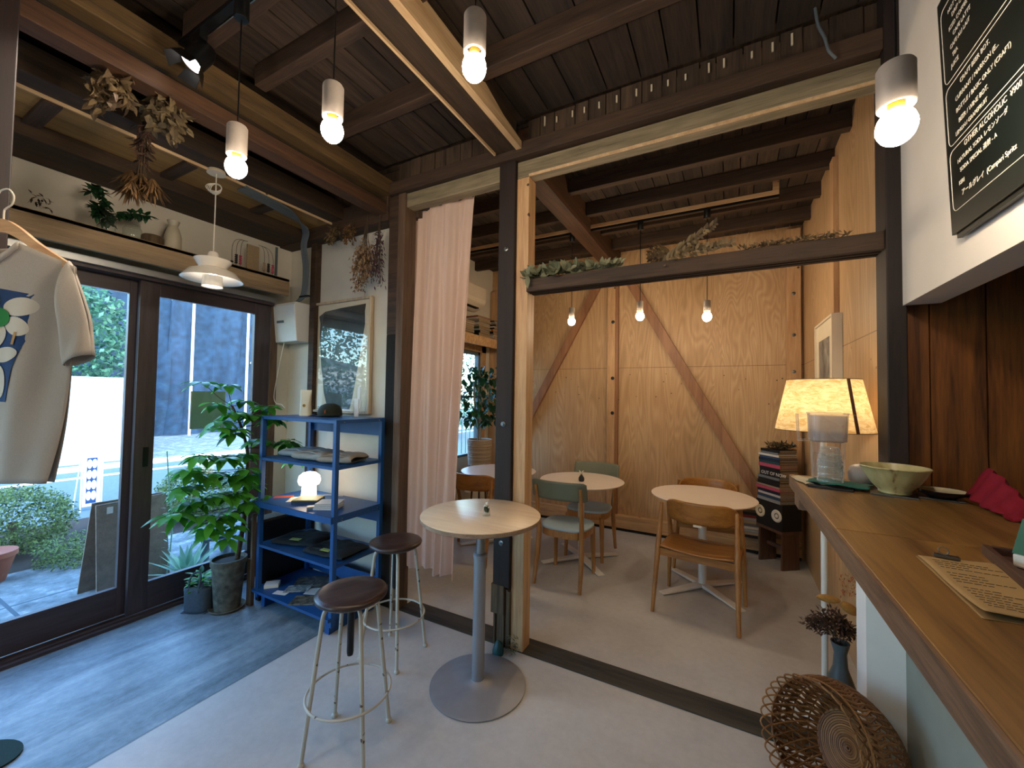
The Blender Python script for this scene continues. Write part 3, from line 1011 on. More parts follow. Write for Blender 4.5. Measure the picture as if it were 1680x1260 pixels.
# --- the two sliding glass doors
def door(name, x, y0, y1, s0, s1, lab):
    t = thing(name, lab, 'door', (x, (y0+y1)/2, 0.03), kind='structure')
    a, b = y0-(y0+y1)/2, y1-(y0+y1)/2
    M().box(-0.018, 0.018, a, a+s0, 0, 2.205).build('stile', 'door_brown', t, bevel=0.002)
    M().box(-0.018, 0.018, b-s1, b, 0, 2.205).build('stile', 'door_brown', t, bevel=0.002)
    M().box(-0.018, 0.018, a+s0, b-s1, 0, 0.185).build('bottom_rail', 'door_brown_y', t, bevel=0.002)
    M().box(-0.018, 0.018, a+s0, b-s1, 2.115, 2.205).build('top_rail', 'door_brown_y', t, bevel=0.002)
    M().box(-0.002, 0.002, a+s0-0.004, b-s1+0.004, 0.18, 2.12).build('pane', 'pane', t)
    return t
door('door_1', -3.525, 0.03, 1.215, 0.09, 0.06, 'left sliding glass door with a brown wooden frame')
door('added_door_3', -3.465, -1.13, 0.09, 0.06, 0.09, 'unseen brown framed glass door further left, added for daylight')  # unseen extra glazing, added to let in more daylight
door('added_door_4', -3.525, -2.2, -1.07, 0.09, 0.06, 'unseen brown framed glass door at the far left, added for daylight')  # also added out of view for its daylight
w = thing('added_window_2', 'unseen window behind the camera, added for daylight', 'window', (-2.6, -2.45, 0.9), kind='structure')  # added unseen window, brings daylight into the front room
m = M()
for x in (-0.6, 0.56):
    m.box(x, x+0.04, -0.03, 0.03, 0, 1.2)
m.box(-0.6, 0.6, -0.03, 0.03, 0, 0.05).box(-0.6, 0.6, -0.03, 0.03, 1.15, 1.2)
m.build('window_frame', 'door_brown', w)
M().box(-0.6, 0.6, -0.002, 0.002, 0.04, 1.16).build('pane', 'pane', w)
d2 = door('door_2', -3.465, 1.19, 2.055, 0.105, 0.125, 'right sliding glass door with a brown wooden frame and black pull')
M().lathe([(0, 0), (0.02, 0), (0.022, 0.01), (0, 0.014)], (-0.018, -0.06, 1.20), 24, rot=Matrix.Rotation(-PI/2, 3, 'Y')).build('dark_disc', 'black_metal', bpy.data.objects['door_1'], smooth=True)  # small dark disc of unclear purpose, attached to the door
m = M().box(0.018, 0.021, -0.385, -0.355, 0.96, 1.09)
m.build('pull', 'black_metal', d2)

M().tube([(-2.52, -2.3, 3.02), (-2.52, 2.1, 3.02)], 0.010, 8).build('conduit_pipe', 'conduit', smooth=True, label='thin grey pipe running through the dark gap beside the long beams', cat='pipe')
# ================================================================== FURNITURE
# --- round bar table
t = thing('bar_table', 'round birch bar table on a steel disc base, beside the two stools', 'table', (-1.148, 1.822, 0))
M().lathe([(0, 0), (0.243, 0), (0.247, 0.004), (0.247, 0.008), (0.235, 0.012), (0.09, 0.019), (0.04, 0.03), (0.034, 0.036), (0, 0.036)], n=72).build('base', 'steel_brushed', t, smooth=True)
M().lathe([(0, 0.03), (0.032, 0.03), (0.032, 0.655), (0.036, 0.657), (0.036, 0.672), (0.03, 0.678), (0, 0.678)], n=32).build('outer_pole', 'steel_brushed', t, smooth=True)
M().lathe([(0, 0.67), (0.022, 0.67), (0.022, 0.862), (0, 0.862)], n=24).build('inner_pole', 'steel', t, smooth=True)
M().box(-0.12, 0.12, -0.02, 0.02, 0.850, 0.856).box(-0.02, 0.02, -0.12, 0.12, 0.850, 0.856).build('bracket', 'steel_dark', t)
M().lathe([(0, 0.880), (0.311, 0.880), (0.313, 0.8785), (0.313, 0.877), (0, 0.877)], n=72).build('tabletop', 'tabletop_birch', t, smooth=True)
M().lathe([(0, 0.877), (0.313, 0.877), (0.313, 0.860), (0.309, 0.856), (0, 0.856)], n=72).build('tabletop_edge', 'tabletop_edge', t, smooth=True)
# small flower jar on it
t = thing('flower_jar', 'tiny glass jar with white and green dried flowers on the bar table', 'vase', (-1.10, 1.80, 0.88))
M().lathe([(0, 0), (0.020, 0), (0.021, 0.004), (0.018, 0.028), (0.016, 0.040), (0.0175, 0.045), (0.016, 0.045), (0.0145, 0.040), (0.0165, 0.028), (0.019, 0.005), (0, 0.004)], n=20).build('jar', 'jar_glass', t, smooth=True)
m = M()
for i in range(9):
    a = i*2.4
    m.leaf((0.006*math.cos(a), 0.006*math.sin(a), 0.015+0.004*(i % 3)), (math.cos(a)*.5, math.sin(a)*.5, 1.2), (math.cos(a), math.sin(a), 0), 0.035, 0.014)
m.build('leaves', 'leaf_dark', t)
m = M()
for i in range(6):
    a = i*1.1
    m.ell((0.01*math.cos(a), 0.01*math.sin(a), 0.048+0.008*(i % 3)), 0.007, 0.007, 0.006, 8, 5)
m.tube([(0.004, 0, 0.02), (0.006, -0.003, 0.07), (0.012, -0.003, 0.085)], 0.0012, 5)
m.build('flowers', 'paper_white', t, smooth=True)

# --- bar stools
def make_stool(name, label, group, loc, rz):
    t = thing(name, label, 'stool', loc, rz, group)
    M().lathe([(0, 0.612), (0.09, 0.612), (0.132, 0.617), (0.147, 0.628), (0.150, 0.637), (0.146, 0.645), (0.130, 0.650), (0.07, 0.648), (0, 0.645)], n=56).build('seat', 'seat_walnut', t, smooth=60)
    M().lathe([(0, 0.598), (0.03, 0.598), (0.034, 0.606), (0.034, 0.613), (0, 0.613)], n=20).build('hub', 'socket_grey', t, smooth=True)
    M().lathe([(0, 0.37), (0.012, 0.372), (0.0145, 0.385), (0.0145, 0.598), (0, 0.598)], n=16).build('screw', 'black_metal', t, smooth=True)
    for k in range(4):
        a = k*PI/2
        c, s = math.cos(a), math.sin(a)
        pts = [(0.03, 0.604), (0.07, 0.606), (0.098, 0.600), (0.112, 0.580), (0.118, 0.55), (0.183, 0.012)]
        leg = M().tube([(p.x*c, p.x*s, p.y) for p in catmull([(q[0], q[1], 0) for q in pts[:5]], 4)] + [(pts[5][0]*c, pts[5][0]*s, pts[5][1])], 0.0088, 10).build('leg', 'stool_paint', t, smooth=True)
        M().lathe([(0, 0), (0.013, 0), (0.015, 0.006), (0.013, 0.014), (0.009, 0.018), (0, 0.018)], (0.184*c, 0.184*s, 0.0), 14).build('foot', 'stool_paint', leg, smooth=True)
    M().ring((0, 0, 0.225), 0.1715, 0.0052, 56, 8).build('footring', 'stool_paint', t, smooth=True)
    return t
def chipped(name, base, chip):
    m, tt, o = _new(name)
    v = _coords(tt)
    n = _n(tt, 'ShaderNodeTexNoise', Scale=38.0, Detail=3.0)
    tt.links.new(v, n.inputs['Vector'])
    f = _math(tt, 'GREATER_THAN', n.outputs['Fac'], 0.67)
    col = _mixc(tt, f, base, chip)
    _bsdf(tt, o, col, 0.4)
chipped('stool_paint', hexc('b9b2a1'), hexc('5a4a3a'))
sa = make_stool('bar_stool', 'white metal stool with a dark round seat, the one nearest the camera', 'white metal stools', (-1.444, 1.254, 0), math.radians(68))
copy_tree(sa, (-1.717, 1.80, 0), math.radians(50), 'white metal stool with a dark round seat, between the blue shelf and the bar table')

# --- bistro tables
def make_table(label, loc, group='white pedestal tables'):
    t = thing('cafe_table', label, 'table', loc, 0, group)
    M().lathe([(0, 0.731), (0.384, 0.731), (0.387, 0.728), (0.384, 0.722), (0.372, 0.715), (0, 0.715)], n=80).build('tabletop', 'table_white', t, smooth=True)
    M().lathe([(0, 0.03), (0.03, 0.03), (0.03, 0.70), (0.09, 0.705), (0.09, 0.715), (0, 0.715)], n=28).build('pole', 'white_metal', t, smooth=True)
    for k in range(4):
        a = PI/4 + k*PI/2
        c, s = math.cos(a), math.sin(a)
        m = M()
        m.X = Matrix.Rotation(a, 4, 'Z')
        w = 0.030
        m._a([(0, -w, 0.018), (0, w, 0.018), (0.385, w, 0.005), (0.385, -w, 0.005), (0, -w, 0.045), (0, w, 0.045), (0.385, w, 0.013), (0.385, -w, 0.013)],
             [(0, 1, 2, 3), (7, 6, 5, 4), (0, 4, 5, 1), (1, 5, 6, 2), (2, 6, 7, 3), (3, 7, 4, 0)])
        m.box(0.36, 0.38, -0.02, 0.02, 0.0, 0.006)
        m.build('foot', 'white_metal', t, bevel=0.002)
    return t
plain('table_white', hexc('dfd2c4'), 0.38, var=0.02)
tl = make_table('round white pedestal table between the two green backed chairs', (-1.212, 3.672, 0))
copy_tree(tl, (-0.186, 3.607, 0), 0.0, 'round white pedestal table between the two brown wooden armchairs')
copy_tree(tl, (-2.10, 3.66, 0), 0.0, 'round white pedestal table half hidden by the pink curtain, under the window')
t = thing('bud_vase', 'small dark bud vase with a white bloom on the left white table', 'vase', (-1.19, 3.60, 0.731))
M().lathe([(0, 0), (0.02, 0), (0.027, 0.012), (0.026, 0.032), (0.016, 0.05), (0.008, 0.058), (0.009, 0.064), (0.006, 0.064), (0, 0.058)], n=20).build('vase', 'dark_vase', t, smooth=True)
m = M()
for i in range(5):
    a = i*1.3
    m.leaf((0, 0, 0.062), (math.cos(a)*.6, math.sin(a)*.6, 0.9), (-math.cos(a), -math.sin(a), .4), 0.05, 0.014)
m.build('bloom', 'paper_white', t)

# --- green backed chairs
def make_green_chair(label, loc, rz, group='green backed chairs'):
    t = thing('dining_chair', label, 'chair', loc, rz, group)
    N = 22
    def seat_pt(u, z, sc=1.0):
        a = 2*PI*u
        p = 3.2
        c, s = math.cos(a), math.sin(a)
        r = (abs(c)**p+abs(s)**p)**(-1/p)
        return (0.205*sc*r*c*(1-0.06*(s < 0)*abs(s)), 0.195*sc*r*s, z)
    m = M()
    zs = [(0.94, 0.430), (1.0, 0.434), (1.01, 0.442), (0.985, 0.450), (0.9, 0.453), (0.6, 0.446), (0.25, 0.443)]
    n = 48
    vs = [seat_pt(i/n, z, k) for k, z in zs for i in range(n)]
    fs = [(j*n+i, j*n+(i+1) % n, (j+1)*n+(i+1) % n, (j+1)*n+i) for j in range(len(zs)-1) for i in range(n)]
    fs.append(tuple((len(zs)-1)*n+i for i in range(n)))
    fs.append(tuple(range(n-1, -1, -1)))
    m._a(vs, fs)
    m.build('seat', 'blue_seat', t, smooth=60)
    m = M()
    zs = [(0.80, 0.375), (0.965, 0.375), (0.975, 0.40), (0.965, 0.432), (0.8, 0.432)]
    vs = [seat_pt(i/n, z, k) for k, z in zs for i in range(n)]
    fs = [(j*n+i, j*n+(i+1) % n, (j+1)*n+(i+1) % n, (j+1)*n+i) for j in range(len(zs)-1) for i in range(n)]
    fs += [((len(zs)-1)*n+i, (len(zs)-1)*n+(i+1) % n, (i+1) % n, i) for i in range(n)]
    m._a(vs, fs)
    m.build('apron', 'oak_chair', t, smooth=True)
    for sx in (-1, 1):
        M().tube(catmull([(sx*0.165, 0.165, 0.40), (sx*0.168, 0.168, 0.25), (sx*0.175, 0.178, 0.0)], 4), [0.021]*5+[0.019, 0.017, 0.0155, 0.015], 12).build('leg', 'oak_chair', t, smooth=True)
        pts = [(sx*0.192, -0.245, 0.0), (sx*0.188, -0.205, 0.18), (sx*0.182, -0.180, 0.36), (sx*0.182, -0.180, 0.46), (sx*0.185, -0.205, 0.62), (sx*0.188, -0.240, 0.79)]
        c = catmull(pts, 4)
        M().tube(c, [0.015+0.006*min(1, i/6) if i < 10 else 0.021-0.008*(i-10)/(len(c)-11) for i in range(len(c))], 12).build('leg', 'oak_chair', t, smooth=True)
    def fn(u, v):
        x = (u-0.5)*0.46
        z = 0.685 + v*0.15
        y = -0.205 - (z-0.62)*0.22 - 0.055*(1-(2*(u-.5))**2) + 0.035
        # rounded corners
        e = abs(u-0.5)*2
        zc = 0.76
        f = 1.0 - 0.16*max(0, (e-0.86)/0.14)**2
        return (x, y, zc + (z-zc)*f)
    M().grid(fn, 22, 8).build('backrest', 'green_plastic', t, smooth=60, solid=0.011)
    return t
gc = make_green_chair('green backed chair with a pale blue seat, back turned to the camera', (-1.192, 3.255, 0), 0)
copy_tree(gc, (-1.190, 3.86, 0), PI, 'green backed chair with a pale blue seat, behind the left white table')

# --- brown veneer armchairs
def make_brown_chair(label, loc, rz, group='brown wooden armchairs'):
    t = thing('dining_chair', label, 'chair', loc, rz, group)
    for sx in (-1, 1):
        M().tube([(sx*0.268, -0.245, 0.0), (sx*0.252, -0.158, 0.44), (sx*0.245, -0.092, 0.735)], [0.013, 0.019, 0.012], 12).build('leg', 'oak_chair', t, smooth=True)
        M().tube([(sx*0.268, 0.225, 0.0), (sx*0.252, 0.205, 0.44), (sx*0.247, 0.12, 0.665)], [0.013, 0.019, 0.013], 12).build('leg', 'oak_chair', t, smooth=True)
        M().bar((sx*0.247, -0.16, 0.40), (sx*0.247, 0.20, 0.40), 0.022, 0.05).build('side_rail', 'oak_chair', t, bevel=0.003)
    for y_ in (-0.160, 0.202):
        M().bar((-0.245, y_, 0.40), (0.245, y_, 0.40), 0.022, 0.05).build('cross_rail', 'oak_veneer', t, bevel=0.003)
    def sf(u, v):
        x = (u-.5)*0.465
        y = -0.185 + v*0.415
        z = 0.437 - 0.018*(1-(2*(u-.5))**2) + 0.012*max(0, v-0.75)*4*-1 + 0.012*max(0, 0.2-v)*5
        return (x, y, z)
    M().grid(sf, 16, 16).build('seat', 'oak_veneer', t, smooth=True, solid=0.011)
    def bf(u, v):
        a = (u-.5)*2
        w = 0.236
        ang = a*1.42
        x = w*math.sin(ang)/math.sin(1.42)*1.0
        y = -0.095 + 0.15*(1-math.cos(ang))*1.15
        e = abs(a)
        top = 0.765 - 0.06*max(0, (e-0.45)/0.55)**2
        bot = 0.612 + 0.03*max(0, (e-0.6)/0.4)
        z = bot + v*(top-bot)
        y -= (z-0.6)*0.12
        return (x, y, z)
    M().grid(bf, 28, 8).build('backrest', 'oak_veneer', t, smooth=True, solid=0.010)
    M().box(-0.028, 0.028, -0.103, -0.099, 0.598, 0.613).build('tag', 'cream_plastic', t)
    return t
bc = make_brown_chair('brown wooden armchair pushed under the right table, back turned to the camera', (-0.183, 3.256, 0), math.radians(-6.4))
copy_tree(bc, (-0.17, 4.10, 0), PI+0.05, 'brown wooden armchair behind the right white table, only its top edge showing')
copy_tree(bc, (-2.16, 3.27, 0), 0.1, 'brown wooden armchair at the table by the window, beside the curtain')

# --- stool, speakers, books in the corner
ca, sa_ = math.cos(math.radians(-52)), math.sin(math.radians(-52))
t = thing('wooden_stool', 'low dark wooden step stool under the black speaker', 'stool', (0.40, 4.47, 0), math.radians(-52))
M().box(-0.15, 0.15, -0.10, 0.10, 0.315, 0.342).build('seat', 'stool_brown', t, bevel=0.003)
for sx in (-1, 1):
    m = M().prism([(-0.09, 0), (0.09, 0), (0.085, 0.315), (-0.085, 0.315)], (sx*0.118 if sx > 0 else -0.136, 0, 0), (0, 1, 0), (0, 0, 1), (1, 0, 0), 0.018)
    m.build('leg', 'stool_brown', t, bevel=0.002)
M().box(-0.118, 0.118, -0.015, 0.015, 0.15, 0.18).build('stretcher', 'stool_brown', t, bevel=0.002)
t = thing('speaker', 'black speaker with a pale round cone on the low wooden stool', 'speaker', (0.40, 4.47, 0.342), math.radians(-52))
M().box(-0.15, 0.15, -0.10, 0.10, 0, 0.235).build('cabinet', 'black_matte', t, bevel=0.004)
rx = Matrix.Rotation(PI/2, 3, 'X')
M().lathe([(0, 0.002), (0.012, 0.004), (0.02, -0.004), (0.045, 0.006), (0.052, 0.004), (0.056, -0.002)], (0.088, -0.102, 0.125), 32, rot=rx).build('cone', 'paper_white', t, smooth=True)
M().lathe([(0, 0.002), (0.012, 0.004), (0.02, -0.004), (0.045, 0.006), (0.052, 0.004), (0.056, -0.002)], (-0.10, -0.102, 0.125), 32, rot=rx).build('cone', 'paper_cream', t, smooth=True)

def book(name, label, cat, loc, rz, w, d, h, cover, group, paper='paper_kraft_dim', spine_text=None, ink='paper_white'):
    # spine faces -y, pages on the other sides
    t = thing(name, label, cat, loc, rz, group)
    c = min(0.0025, h*0.18)
    m = M()
    m.box(-w/2, w/2, -d/2, d/2, 0, c).box(-w/2, w/2, -d/2, d/2, h-c, h).box(-w/2, w/2, -d/2, -d/2+0.003, 0, h)
    m.build('cover', cover, t)
    M().box(-w/2+0.002, w/2-0.003, -d/2+0.003, d/2-0.003, c, h-c).build('pages', paper, t)
    if spine_text:
        text_mesh('lettering', spine_text, ink, t, (-w/2+0.02, -d/2-0.0008, h*0.22), h*0.72, (1, 0, 0), (0, 0, 1), 0.0003)
    return t
plain('paper_kraft_dim', hexc('8f7a5e'), 0.8, var=0.1, scale=80)
for nm, c in (('cv_black', '15171b'), ('cv_white', 'cfccc6'), ('cv_blue', '2c4866'), ('cv_pink', 'b04a64'), ('cv_grey', '6a7076'), ('cv_teal', '1f4a4c'), ('cv_yellow', 'c79a3a'), ('cv_sand', 'a8937a'), ('cv_navy', '1c2438'), ('cv_orange', 'c9782c'), ('cv_green', '2f4a38'), ('cv_red', '7c2c2c'), ('cv_silver', '9aa2a8')):
    plain(nm, hexc(c), 0.45, var=0.03)
stack = [('cv_silver', .012, 'thin silver magazine, lowest in the tall stack on the speaker', None),
         ('cv_silver', .010, 'thin silver magazine second from the bottom of the tall stack', None),
         ('cv_blue', .020, 'dark blue book just above the silver magazines', None),
         ('cv_white', .018, 'white and yellow spined book in the lower part of the tall stack', None),
         ('cv_navy', .022, 'navy book with a white spine patch under the lower pink book', None),
         ('cv_pink', .022, 'pink spined book, the lower of the two pink ones in the tall stack', None),
         ('cv_sand', .010, 'thin cream book resting on the lower pink book', None),
         ('cv_black', .026, 'black book in the middle of the tall stack with a thin white line', None),
         ('cv_black', .016, 'slim black book under the grey book in the tall stack', None),
         ('cv_grey', .018, 'grey book with faded lettering under the wide black book', None),
         ('cv_black', .045, 'thick black book with large white lettering in the tall stack', 'OUT OF NOW'),
         ('cv_black', .018, 'black book directly under the upper pink book', None),
         ('cv_pink', .026, 'pink spined book, the upper of the two pink ones in the tall stack', None),
         ('cv_teal', .016, 'dark teal book directly above the upper pink book', None),
         ('cv_navy', .020, 'navy book with small red lettering in the upper tall stack', None),
         ('cv_blue', .016, 'slim blue book under the wide white one', None),
         ('cv_white', .016, 'wide white spined book near the top of the tall stack', None),
         ('cv_grey', .014, 'slim grey book second from the top of the tall stack', None),
         ('cv_black', .018, 'black book with white lettering on top of the tall stack, under the dried wreath', None)]
z = 0.577
shift = [0, 0, .005, .01, .0, -.012, -.01, .0, .006, .0, .02, .015, .008, .01, .006, .012, .0, .016, .02]
tot = sum(s[1] for s in stack)
for i, (cv, h, lab, txt) in enumerate(stack):
    h = h*0.475/tot
    wd = (0.27, 0.26, 0.27, 0.26, 0.265, 0.275, 0.27, 0.26, 0.25, 0.25, 0.235, 0.23, 0.24, 0.235, 0.235, 0.225, 0.235, 0.2, 0.21)[i]
    book('book', lab, 'book', (0.395+shift[i]*.5, 4.47+shift[i]*.4, z), math.radians(-52+RND.uniform(-2, 2)), wd, 0.19, h-0.0006, cv, 'books stacked on the corner speaker', spine_text=txt)
    z += h
# dried wreath on the stack
t = thing('dried_wreath', 'dark dried leaf wreath lying on the tall book stack', 'wreath', (0.41, 4.47, z))
m = M()
for i in range(260):
    a = RND.uniform(0, 2*PI)
    r = RND.uniform(0.02, 0.12)
    m.leaf((r*math.cos(a), r*math.sin(a), RND.uniform(0.0, 0.05)), (RND.uniform(-1, 1), RND.uniform(-1, 1), RND.uniform(0, .7)), (0, 0, 1), 0.045, 0.012, seg=3)
m.build('leaves', 'leaf_eucalyptus_dark', t)
m = M()
for i in range(10):
    a = i*0.63
    m.ring((0.05*math.cos(a), 0.05*math.sin(a), 0.03), 0.03, 0.0018, 14, 5, Matrix.Rotation(a, 3, 'Z') @ Matrix.Rotation(PI/2.4, 3, 'X'))
m.build('twigs', 'bark', t)
# cd cases on the floor by the wall
labs = ['topmost thin case', 'dark case second from the top', 'pale case third from the top', 'case fourth from the top', 'case in the middle', 'case below the middle', 'case third from the floor', 'case second from the floor', 'lowest case']
for i in range(9):
    cv = ('cv_black', 'cv_red', 'cv_silver', 'cv_sand', 'cv_grey', 'cv_white', 'cv_silver', 'cv_sand', 'cv_black')[i]
    zz = 0.18 + (8-i)*0.027
    book('music_case', labs[i]+' in the low stack on the sleeper behind the stool', 'case', (0.18+RND.uniform(-.006, .006), 4.60, zz), RND.uniform(-.04, .04), 0.14, 0.11, 0.0262, cv, 'music cases stacked low by the back wall')

# ================================================================== BLUE SHELF AND ITS LOAD
X0, X1, Y0, Y1 = -2.945, -2.150, 1.715, 2.115
t = thing('blue_shelf', 'tall blue steel shelf unit beside the pink curtain', 'shelf', ((X0+X1)/2, (Y0+Y1)/2, 0))
a, b, c, d = X0-(X0+X1)/2, X1-(X0+X1)/2, Y0-(Y0+Y1)/2, Y1-(Y0+Y1)/2
P_ = 0.026
for x in (a, b-P_):
    for y in (c, d-P_):
        M().box(x-.0015, x+P_+.0015, y-.0015, y+P_+.0015, 0.06, 1.3335).build('post', 'blue_steel', t, bevel=0.002)
for x in (a+0.04, b-0.08):
    M().box(x, x+0.04, c+0.02, d-0.02, 0.0, 0.10).build('foot', 'blue_steel', t)
for z, dx, th in ((1.332, 0.0, 0.022), (1.040, 0.0, 0.020), (0.735, 0.02, 0.042), (0.432, 0.0, 0.020), (0.120, 0.022, 0.020)):
    m = M().box(a-dx, b+0.0, c-dx, d, z-0.004, z)
    m.box(a-dx, b, c-dx, c-dx+0.004, z-th, z).box(a-dx, a-dx+0.004, c-dx, d, z-th, z).box(b-0.004, b, c-dx, d, z-th, z)
    m.build('shelf_board', 'blue_steel', t, bevel=0.0015)
M().box(a, b, d-0.004, d, 1.205, 1.32).build('back_rail', 'blue_steel', t)
M().box(a, b, d-0.004, d, 0.60, 0.72).build('back_rail', 'blue_steel', t)
M().box(a, b, d-0.004, d, 0.13, 0.22).build('back_rail', 'blue_steel', t)
for (x, y, z) in ((b+0.001, c+0.06, 1.318), (b+0.001, d-0.05, 1.318), (b+0.001, c+0.06, 0.715), (b+0.001, c+0.06, 0.70), (b+0.001, d-0.05, 0.715), (b+0.001, d-0.05, 0.70)):
    M().ell((x, y, z), 0.003, 0.004, 0.004, 8, 6).build('screw', 'steel', t, smooth=True)

def folded(label, loc, rz, w, d, h, mat, group, tagmat=None):
    t = thing('folded_shirt', label, 'shirt', loc, rz, group)
    def fn(u, v):
        # closed flattened bundle
        an = 2*PI*v
        pw = 0.45
        cc, ss = math.cos(an), math.sin(an)
        y = math.copysign(abs(cc)**pw, cc)*d/2
        zz = math.copysign(abs(ss)**0.7, ss)*h/2 + h/2
        x = (u-.5)*w
        e = max(0, abs(u-.5)*2-0.8)/0.2
        zz = h*0.4+(zz-h*0.4)*(1-0.6*e*e)
        zz += 0.006*math.sin(x*22+y*13)*(ss > 0)+0.004*math.sin(x*51-y*31)*(ss > 0)
        return (x, y, max(0.0005, zz))
    m = M().grid(fn, 26, 30)
    m.build('body', mat, t, smooth=80)
    m = M()
    for i in range(3):
        y = -d/2+0.03+i*d*0.3
        m.tube(catmull([(-w*.42, y, h*0.93), (-w*.1, y+0.02, h*1.0), (w*.2, y-0.01, h*0.97), (w*.42, y+0.02, h*.8)], 5), 0.005, 6)
    m.build('fold', mat, t, smooth=True)
    if tagmat:
        M().box(-0.04, 0.035, -d/2+0.02, -d/2+0.055, h*0.98+0.003, h*0.98+0.006).build('tag', tagmat, t)
    return t
folded('pale blue grey folded t-shirt at the left of the upper shelf', (-2.76, 1.93, 1.041), 0.2, 0.26, 0.22, 0.05, 'folded_blue', 'folded shirts on the blue shelf')
folded('grey folded t-shirt in the middle of the upper shelf', (-2.53, 1.89, 1.041), 0.15, 0.27, 0.24, 0.055, 'folded_grey', 'folded shirts on the blue shelf')
folded('sand grey folded t-shirt at the right of the upper shelf', (-2.30, 1.90, 1.041), 0.35, 0.24, 0.24, 0.05, 'folded_sand', 'folded shirts on the blue shelf')
plain('tag_lime', hexc('a8b45c'), 0.6)
folded('black folded t-shirt with a lime tag, left on the lower shelf', (-2.71, 1.92, 0.433), 0.3, 0.34, 0.26, 0.035, 'folded_black', 'black shirts on the blue shelf', 'tag_lime')
folded('black folded t-shirt with a lime tag, right on the lower shelf', (-2.34, 1.90, 0.433), 0.1, 0.34, 0.26, 0.035, 'folded_black', 'black shirts on the blue shelf', 'tag_lime')

# coffee bag, cap, card on top
t = thing('coffee_bag', 'small beige coffee bag with a yellow dot on top of the blue shelf', 'bag', (-2.76, 1.93, 1.332), 0.5)
def bagf(u, v):
    an = 2*PI*u
    k = 1-v
    w, dd = 0.042, 0.028*(k**0.5)+0.001
    cc, ss = math.cos(an), math.sin(an)
    return (math.copysign(abs(cc)**.6, cc)*w*(1-0.12*math.sin(PI*v)), math.copysign(abs(ss)**.6, ss)*dd, v*0.19)
M().grid(bagf, 32, 12).build('bag', 'paper_cream', t, smooth=True)
M().lathe([(0, 0), (0.011, 0), (0.011, 0.001), (0, 0.001)], (0, -0.0265, 0.075), 20, rot=rx).build('dot', 'mustard', t)
t = thing('cap', 'dark green cap with an orange patch on top of the blue shelf', 'cap', (-2.53, 1.96, 1.336), 2.9)
m = M().lathe([(0.085, 0.004), (0.09, 0.012), (0.086, 0.045), (0.068, 0.075), (0.035, 0.09), (0, 0.093)], n=28, sx=1.0, sy=0.9)
m.build('crown', 'cap_green', t, smooth=True)
def brim(u, v):
    a_ = (u-.5)*2.0
    r = 0.085+v*0.07
    return (r*math.cos(a_), r*math.sin(a_)*0.95, 0.012-0.012*v+0.02*abs(math.sin(a_))*-v*0.3+0.003)
M().grid(brim, 16, 5).build('brim', 'cap_green', t, smooth=True, solid=0.003)
M().lathe([(0, 0), (0.014, 0), (0.014, 0.001), (0, 0.001)], (-0.06, 0.06, 0.035), 14, rot=Matrix.Rotation(-2.4, 3, 'Z') @ Matrix.Rotation(PI/2, 3, 'Y')).build('patch', 'cap_orange', t)
t = thing('sprig', 'dark green leaf sprig lying between the coffee bag and the cap', 'plant', (-2.66, 2.03, 1.336))
m = M()
for i in range(14):
    a_ = RND.uniform(0, 6.28)
    m.leaf((0, 0, 0.01+i*0.002), (math.cos(a_), math.sin(a_), RND.uniform(.2, 1.1)), (0, 0, 1), 0.09, 0.03)
m.build('leaves', 'leaf_dark', t)
t = thing('hang_card', 'two white cards propped against the framed print on the blue shelf', 'card', (-2.41, 2.09, 1.332), 0.0)
M().box(-0.025, 0.02, 0, 0.002, 0.0, 0.13).build('card', 'paper_white', t)
M().box(0.0, 0.03, 0.006, 0.008, 0.06, 0.22).build('card', 'paper_white', t)

# mushroom lamp
t = thing('mushroom_lamp', 'glowing white mushroom shaped lamp on the middle of the blue shelf', 'lamp', (-2.75, 1.97, 0.7355))
M().lathe([(0, 0), (0.045, 0), (0.052, 0.008), (0.050, 0.05), (0.047, 0.085), (0.0, 0.085)], n=28).build('base', 'mushroom_glow', t, smooth=True)
M().lathe([(0, 0.08), (0.05, 0.08), (0.068, 0.088), (0.078, 0.115), (0.07, 0.15), (0.045, 0.172), (0.015, 0.18), (0, 0.18)], n=32).build('cap', 'mushroom_glow', t, smooth=True)
M().tube(catmull([(0.045, 0.02, 0.006), (0.08, 0.06, 0.004), (0.14, 0.10, 0.004), (0.22, 0.12, 0.004)], 5), 0.0025, 6).build('cord', 'cord_white', t, smooth=True)
def flat(name, label, cat, loc, rz, w, d, h, mat, group=None):
    t = M().box(-w/2, w/2, -d/2, d/2, 0, h).build(name, mat, label=label, cat=cat, group=group)
    t.location = loc
    t.rotation_euler = (0, 0, rz)
    return t
plain('red_print', hexc('b8502e'), 0.6, var=0.1)
plain('booklet_yellow', hexc('b5a05c'), 0.5)
flat('card', 'orange red printed card at the left of the middle shelf', 'card', (-2.88, 1.86, 0.7355), 0.8, 0.13, 0.07, 0.001, 'red_print')
flat('flyer', 'beige flyer under the booklet on the middle shelf', 'flyer', (-2.72, 1.88, 0.7355), 0.7, 0.15, 0.14, 0.001, 'paper_cream')
t = thing('booklet_box', 'dark box with an olive yellow booklet on the middle shelf', 'box', (-2.60, 1.86, 0.7355), 0.55)
M().box(-0.09, 0.09, -0.06, 0.06, 0, 0.022).build('box', 'cv_navy', t)
M().box(-0.085, 0.085, -0.058, 0.065, 0.022, 0.028).build('booklet', 'booklet_yellow', t)
flat('small_box', 'tiny dark box with a pale lid at the front edge of the middle shelf', 'box', (-2.43, 1.76, 0.7355), 0.9, 0.05, 0.05, 0.018, 'cv_grey')
